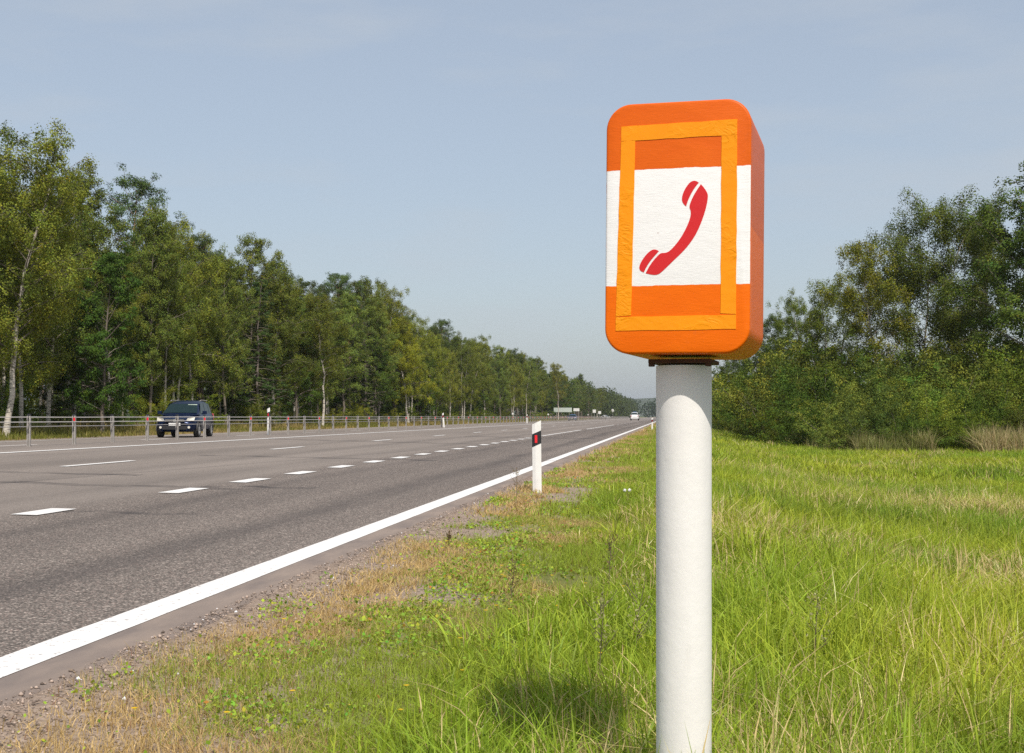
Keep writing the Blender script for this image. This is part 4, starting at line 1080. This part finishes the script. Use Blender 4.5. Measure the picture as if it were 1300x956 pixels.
def car(name, X, Y, rz, paint, label, suv=True, L=4.6, W=1.86, H=1.70, detail=True, taxi=False):
    r = empty(name, (X, Y, float(gz(X, Y)) + .004), rz); tag(r, label, 'car')
    hw = W / 2; k = L / 4.6; hz = H / 1.70
    def loft(name, st, mat, closed=True, **kk):
        mb = MB(); n = len(st[0])
        for s in st: mb.v += s
        for i in range(len(st) - 1):
            for j in range(n - (0 if closed else 1)): mb.f.append([i * n + j, i * n + (j + 1) % n, (i + 1) * n + (j + 1) % n, (i + 1) * n + j]); mb.m.append(0)
        mb.f.append(list(range(n))); mb.m.append(0); mb.f.append([(len(st) - 1) * n + j for j in range(n)]); mb.m.append(0)
        return mb.build(name, mat, r, smooth=True, angle=35, **kk)
    belt = [(0, .56, .56, .38), (.04, .68, .68, .30), (.14, .78, .80, .26), (.32, .87, .90, .25), (.7, .96, .95, .25), (1.3, 1.04, .975, .27), (2.2, 1.10, .99, .28), (3.6, 1.13, .99, .28), (4.2, 1.15, .96, .30), (4.5, 1.10, .90, .34), (4.6, .95, .84, .42)]
    st = []
    for y, zt, wf, zb in belt:
        w = hw * wf; y *= k; zt *= hz
        half = [(w * .80, zb), (w * .97, zb + .10), (w, zb + .28), (w, zt - .28), (w * .97, zt - .12), (w * .88, zt - .02), (w * .5, zt + .015)]
        st.append([(x, y - L / 2, z) for x, z in half] + [(-x, y - L / 2, z) for x, z in half[::-1]])
    loft('body', st, paint)
    gh = [(.98, 1.03, .86, .86), (1.42, 1.215, .85, .80), (1.92, 1.52, .845, .66), (2.25, 1.635, .84, .62), (2.9, 1.695, .84, .61), (3.7, 1.68, .83, .60), (4.05, 1.62, .82, .60), (4.48, 1.12, .80, .74)] if suv else \
         [(1.25, 1.03, .84, .84), (2.05, 1.50, .83, .68), (2.4, 1.60, .82, .65), (3.0, 1.62, .82, .64), (3.5, 1.56, .81, .63), (4.25, 1.13, .78, .72)]
    st = []
    for y, zt, wb, wt in gh:
        y *= k; zt *= hz; zb = 1.02 * hz
        zt = max(zt, zb + .02); wb *= hw / .93 * .98; wt *= hw / .93
        half = [(wb, zb), (wt + (wb - wt) * .12, zt - .07 if zt - zb > .1 else zb + .01), (wt * .90, zt - .012), (wt * .5, zt + .012)]
        st.append([(x, y - L / 2, z) for x, z in half] + [(-x, y - L / 2, z) for x, z in half[::-1]])
    loft('cabin', st, paint)
    def pane(name, a, b, fa, fb, side=None):
        # windscreen / rear window as a slightly proud quad strip between greenhouse stations a -> b
        (ya, za, wa, wta), (yb, zb_, wb, wtb) = a, b
        mb = MB(); rows = []
        nrm = Vector((0, -(zb_ - za), (yb - ya))).normalized()
        if nrm.z < 0: nrm = -nrm
        for f in (fa, (fa + fb) / 2, fb):
            y = (ya + (yb - ya) * f) * k - L / 2; z = (za + (zb_ - za) * f) * hz; w = (wa * .93 + (wtb * .93 - wa * .93) * f) * hw / .93
            rows.append([(s * w * q, y + nrm.y * .022, z + nrm.z * .022 + .014 * (1 - q * q)) for s, q in ((-1, 1), (-1, .5), (1, 0), (1, .5), (1, 1))])
        for rr in rows: mb.v += rr
        for i in range(2):
            for j in range(4): mb.f.append([i * 5 + j, i * 5 + j + 1, i * 5 + j + 6, i * 5 + j + 5]); mb.m.append(0)
        return mb.build(name, M['glass'], r, smooth=True)
    pane('windscreen', gh[0], gh[2 if suv else 1], .12, .97)
    pane('rear_window', gh[-1], gh[-2], .18, .92)
    for s in (-1, 1):
        for (ya, yb) in ((1.62, 2.62), (2.70, 3.55)) + (((3.63, 4.08),) if suv else ()):
            mb = MB(); zl = 1.10 * hz; zt = (1.56 if suv else 1.49) * hz
            def xw(z): f = (z - 1.02 * hz) / (.62 * hz); return (hw / .93) * (.84 * .98 + (.675 - .84 * .98) * f * .96) + .012
            y1 = ya + (.42 if ya < 2 else 0); y2 = yb - (.22 if yb > 3.56 else 0)
            q = [(ya, zl), (yb, zl), (y2, zt), (y1, zt)]
            mb.add([(s * xw(z), y * k - L / 2, z) for y, z in q] + [(s * (xw(z) - .012), y * k - L / 2, z) for y, z in q], [(0, 1, 2, 3), (4, 5, 6, 7), (0, 1, 5, 4), (1, 2, 6, 5), (2, 3, 7, 6), (3, 0, 4, 7)])
            mb.build('side_window', M['glass'], r)
    R = .35 if suv else .32
    for s in (-1, 1):
        for yy in (.86 * k - L / 2, 3.60 * k - L / 2):
            mb = MB(); x0, x1 = s * (hw - .22), s * (hw + .005); nn = 28
            prof_ = [(x0, R * .6), (x0, R * .96), (x0 + s * .02, R), (x1 - s * .02, R), (x1, R * .95), (x1 - s * .002, R * .68)]
            for xx, rr_ in prof_:
                for j in range(nn): a = 2 * math.pi * j / nn; mb.v.append((xx, yy + rr_ * math.cos(a), R + rr_ * math.sin(a)))
            for i in range(len(prof_) - 1):
                for j in range(nn): mb.f.append([i * nn + j, i * nn + (j + 1) % nn, (i + 1) * nn + (j + 1) % nn, (i + 1) * nn + j]); mb.m.append(0)
            mb.f.append(list(range(nn))); mb.m.append(0)
            wh = mb.build('wheel', M['tyre'], r, smooth=True)
            mb = MB(); xo = s * (hw - .012)
            for j in range(10):
                a = 2 * math.pi * j / 10; ca, sa = math.cos(a), math.sin(a); t_ = .028
                p = [(0.03 * ca - t_ * sa, .03 * sa + t_ * ca), (.03 * ca + t_ * sa, .03 * sa - t_ * ca), (R * .66 * ca + t_ * .7 * sa, R * .66 * sa - t_ * .7 * ca), (R * .66 * ca - t_ * .7 * sa, R * .66 * sa + t_ * .7 * ca)]
                mb.prism([(yy + a_, R + b_) for a_, b_ in p], 'x', min(xo, xo - s * .03), max(xo, xo - s * .03))
            for j in range(nn):
                a, b_ = 2 * math.pi * j / nn, 2 * math.pi * (j + 1) / nn
                vs = [(xx, yy + q_ * R * math.cos(t_), R + q_ * R * math.sin(t_)) for xx in (xo + s * .004, xo - s * .04) for q_, t_ in ((.60, a), (.70, a), (.70, b_), (.60, b_))]
                mb.add(vs, [(0, 1, 2, 3), (4, 5, 6, 7), (0, 3, 7, 4), (1, 2, 6, 5)])
            mb.build('rim', M['rim'], wh)
            # wheel arch lip
            mb = MB(); m2 = 14
            for j in range(m2):
                a, b_ = RAD(-8) + RAD(196) * j / m2, RAD(-8) + RAD(196) * (j + 1) / m2
                vs = [(xx, yy + q_ * math.cos(t_), R + q_ * math.sin(t_)) for xx in (s * (hw + .008), s * (hw - .05)) for q_, t_ in ((R + .015, a), (R + .075, a), (R + .075, b_), (R + .015, b_))]
                mb.add(vs, [(0, 1, 2, 3), (4, 5, 6, 7), (0, 3, 7, 4), (1, 2, 6, 5)])
            mb.build('wheel_arch', M['black_plastic'], r)
        # lamps, mirror
        f0 = -L / 2
        mb = MB(); mb.add([(s * hw * .52, f0 + .045, .74 * hz), (s * hw * .88, f0 + .20, .76 * hz), (s * hw * .90, f0 + .34, .92 * hz), (s * hw * .60, f0 + .10, .875 * hz),
                           (s * hw * .50, f0 + .14, .74 * hz), (s * hw * .84, f0 + .30, .76 * hz), (s * hw * .84, f0 + .40, .90 * hz), (s * hw * .58, f0 + .20, .86 * hz)],
                          [(0, 1, 2, 3), (4, 5, 6, 7), (0, 1, 5, 4), (1, 2, 6, 5), (2, 3, 7, 6), (3, 0, 4, 7)])
        hl = mb.build('headlight', M['lamp'], r); hl.location = (s * .012, -.02, 0)
        mb = MB(); mb.box((s * hw * .80, L / 2 - .06, .92 * hz), (.20, .12, .34)); mb.build('tail_light', M['tail'], r, bevel=.02)
        mb = MB(); mb.box((s * (hw + .10), f0 + 1.55 * k, 1.13 * hz), (.20, .12, .15)); mb.box((s * (hw + .0), f0 + 1.56 * k, 1.07 * hz), (.12, .05, .05)); mb.build('wing_mirror', paint, r, bevel=.02)
        mb = MB(); mb.tube([(s * hw * .72, -L / 2 + 2.2 * k, H - .04), (s * hw * .74, -L / 2 + 2.35 * k, H + .01), (s * hw * .73, -L / 2 + 3.7 * k, H), (s * hw * .71, -L / 2 + 3.85 * k, H - .05)], .018, 6)
        if suv: mb.build('roof_rail', M['galv'], r, smooth=True)
        mb = MB(); mb.tube([(s * hw * .68, f0 + .005, .46), (s * hw * .68, f0 + .08, .46)], .055, 14); mb.build('fog_lamp', M['lamp'], r, smooth=True)
    f0 = -L / 2
    mb = MB(); mb.box((0, f0 + .03, .76 * hz), (hw * .95, .06, .13)); mb.build('grille', M['black_plastic'], r, bevel=.01)
    mb = MB(); mb.box((0, f0 - .004, .80 * hz), (hw * .9, .02, .018)); mb.box((0, f0 - .004, .74 * hz), (hw * .85, .02, .018)); mb.tube([(0, f0 - .022, .77 * hz), (0, f0, .77 * hz)], .07, 16); mb.build('grille_trim', M['chrome'], r)
    mb = MB(); mb.box((0, f0 + .02, .44), (hw * 1.2, .06, .17)); mb.build('lower_intake', M['black_plastic'], r, bevel=.01)
    mb = MB(); mb.box((0, f0 - .012, .60), (.52, .02, .12)); mb.box((0, L / 2 + .006, .80), (.52, .02, .12)); mb.build('number_plate', M['plate'], r)
    mb = MB(); mb.box((0, 0, .34), (W * .86, L * .86, .16)); mb.build('underbody', M['black_plastic'], r)
    if taxi: mb = MB(); mb.box((0, 0, H + .09), (.9, .3, .14)); mb.build('roof_light', M['blue_car'], r, bevel=.03)
    return r
# navy SUV coming towards the camera on the far carriageway
cy = 60.2; cx = x_at(236, cy)
sv = car('parked_car', cx, cy, RAD(8), M['navy'], 'dark blue off-road car driving past the barrier on the far carriageway'); sv.name = 'driving_car'
mb = MB(); mb.box((.42, -4.6 / 2 + 1.80, 1.49), (.42, .012, .045)); mb.build('visor_card', M['paper'], sv)
car('driving_car', -20.8, y_at(727, -20.8), 0, M['blue_car'], 'small far blue car coming along the left carriageway', False, 4.4, 1.8, 1.5)
car('driving_car', -21.2, y_at(769, -21.2), RAD(38), M['white_car'], 'small far white car turning on the left carriageway', False, 4.4, 1.8, 1.5)
car('driving_car', -8.0, 318, RAD(180), M['white_car'], 'far white car seen from behind with a blue roof light', True, 4.6, 2.0, 1.9, taxi=True)

# ------------------------------------------------------------------ far road signs
M['sign_back'] = simple('pale_sign_face', (.50, .56, .52), .5, .1, var=.06); M['sign_white'] = simple('white_sign_face', (.72, .72, .70), .5, var=.05)
def sign(px0, px1, yt, yb, X, label, mat, name='road_sign', rnd_=False):
    Y = y_at((px0 + px1) / 2, X); D = depth(X, Y); w = (px1 - px0) / F * D; zt = CAMH + (529 - yt) / F * D; zb = CAMH + (529 - yb) / F * D
    g = float(gz(X, Y)); r = empty(name, (X, Y, g)); tag(r, label, 'road sign')
    mb = MB()
    if rnd_: mb.tube([(0, -.02, (zt + zb) / 2 - g), (0, .02, (zt + zb) / 2 - g)], w / 2, 24)
    else: mb.prism([(a * w / 2, b) for a, b in ((-1, zb - g), (1, zb - g), (1, zt - g), (-1, zt - g))], 'y', -.02, .02)
    mb.build('panel', mat, r, bevel=.004)
    for s in ((-.35, .35) if w > 1.6 else (0,)):
        mb = MB(); mb.tube([(s * w, .08, -.2), (s * w, .08, zt - g - .05)], .05, 8); mb.build('post', M['galv'], r, smooth=True)
sign(703, 726, 517.6, 523.2, -26.8, 'wide pale green direction sign in front of the lone birch', M['sign_back'])
sign(728, 735.5, 518.3, 522, -26.8, 'smaller pale sign right of the wide direction sign', M['sign_white'])
sign(752.5, 756.5, 520, 524, -26.8, 'small square white sign above the far barrier', M['sign_white'])
sign(759.5, 763, 522, 525.5, -26.5, 'smallest white sign just left of the far white car', M['sign_white'])
sign(775.6, 779.6, 519, 523.5, -26.8, 'round white sign right of the far white car', M['sign_white'], rnd_=True)
def marker(px, X, zc, label):
    Y = y_at(px, X); g = float(gz(X, Y)); r = empty('reflector_post', (X, Y, g)); tag(r, label, 'reflector post', 'round reflectors beyond the far carriageway')
    mb = MB(); mb.tube([(0, 0, -.1), (0, 0, zc)], .025, 6); mb.build('stake', M['galv'], r)
    mb = MB(); mb.tube([(0, -.03, zc), (0, -.01, zc)], .17, 18); mb.build('disc', M['sign_white'], r)
marker(651, -26.6, 1.45, 'left one of two round white reflectors behind the far barrier')
marker(696, -26.6, 1.45, 'right one of two round white reflectors behind the far barrier')
marker(746.5, -26.6, 1.6, 'tiny round white reflector right of the far blue car')

# ------------------------------------------------------------------ camera, light, sky, haze
cam = bpy.data.cameras.new('Camera'); co = link(bpy.data.objects.new('Camera', cam))
cam.sensor_width = 36; cam.lens = 36 * F / 1300; cam.shift_y = 51 / 1300
co.location = (0, 0, CAMH); co.rotation_euler = (RAD(90), 0, TH); cam.clip_start = .05; cam.clip_end = 20000
SC.camera = co
EL, AZ = RAD(52), RAD(23)
sun = bpy.data.lights.new('Sun', 'SUN'); so = link(bpy.data.objects.new('Sun', sun))
sun.energy = 4.3; sun.angle = RAD(.6); sun.color = (1.0, .93, .84)
d = Vector((math.sin(AZ) * math.cos(EL), -math.cos(AZ) * math.cos(EL), math.sin(EL)))
so.rotation_euler = d.to_track_quat('Z', 'Y').to_euler()
w = bpy.data.worlds.new('World'); SC.world = w; w.use_nodes = True; nt = w.node_tree; nt.nodes.clear()
out = nt.nodes.new('ShaderNodeOutputWorld'); bg = nt.nodes.new('ShaderNodeBackground'); sky = nt.nodes.new('ShaderNodeTexSky')
sky.sky_type = 'NISHITA'; sky.sun_disc = False; sky.sun_elevation = EL; sky.sun_rotation = RAD(157); sky.air_density = 1.0; sky.dust_density = 2.0; sky.ozone_density = 1.2
# thin cirrus: a noise veil over the sky colour, by direction
tc = nt.nodes.new('ShaderNodeTexCoord'); mp = nt.nodes.new('ShaderNodeMapping'); mp.inputs['Scale'].default_value = (2.2, 1.2, 9); mp.inputs['Rotation'].default_value = (0, .12, 0)
ns = nt.nodes.new('ShaderNodeTexNoise'); ns.inputs['Scale'].default_value = 2.3; ns.inputs['Detail'].default_value = 6; ns.inputs['Roughness'].default_value = .55
rp = nt.nodes.new('ShaderNodeValToRGB'); rp.color_ramp.elements[0].position = .47; rp.color_ramp.elements[0].color = (.52, .52, .52, 1); rp.color_ramp.elements[1].position = .72; rp.color_ramp.elements[1].color = (.76, .76, .76, 1)
mx = nt.nodes.new('ShaderNodeMix'); mx.data_type = 'RGBA'; mx.inputs[7].default_value = (3.85, 4.2, 4.6, 1)
nt.links.new(tc.outputs['Generated'], mp.inputs[0]); nt.links.new(mp.outputs[0], ns.inputs[0]); nt.links.new(ns.outputs[0], rp.inputs[0])
nt.links.new(rp.outputs[0], mx.inputs[0]); nt.links.new(sky.outputs[0], mx.inputs[6]); nt.links.new(mx.outputs[2], bg.inputs[0]); nt.links.new(bg.outputs[0], out.inputs[0])
bg.inputs[1].default_value = .14
mb = MB(); mb.box((0, 2350, 30), (6200, 6000, 64 + 12)); hz = mb.build('haze', None or (lambda m: m)(bpy.data.materials.new('haze_air')))
hm = bpy.data.materials['haze_air']; hm.use_nodes = True; ht = hm.node_tree; ht.nodes.clear(); ho = ht.nodes.new('ShaderNodeOutputMaterial'); pv = ht.nodes.new('ShaderNodeVolumePrincipled')
pv.inputs['Color'].default_value = (.86, .92, 1, 1); pv.inputs['Density'].default_value = .00012; pv.inputs['Anisotropy'].default_value = 0.2
ht.links.new(pv.outputs[0], ho.inputs['Volume']); hz['kind'] = 'stuff'; hz['label'] = 'thin bluish summer haze lying over the whole road'; hz['category'] = 'haze'
SC.view_settings.view_transform = 'Standard'; SC.view_settings.look = 'None'; SC.view_settings.gamma = 1; SC.view_settings.exposure = 0; SC.view_settings.use_curve_mapping = False
SC.render.engine = 'CYCLES'; SC.cycles.use_denoising = False; SC.cycles.max_bounces = 6; SC.cycles.diffuse_bounces = 3; SC.cycles.transmission_bounces = 4; SC.cycles.volume_bounces = 0; SC.cycles.glossy_bounces = 2; SC.cycles.transparent_max_bounces = 4
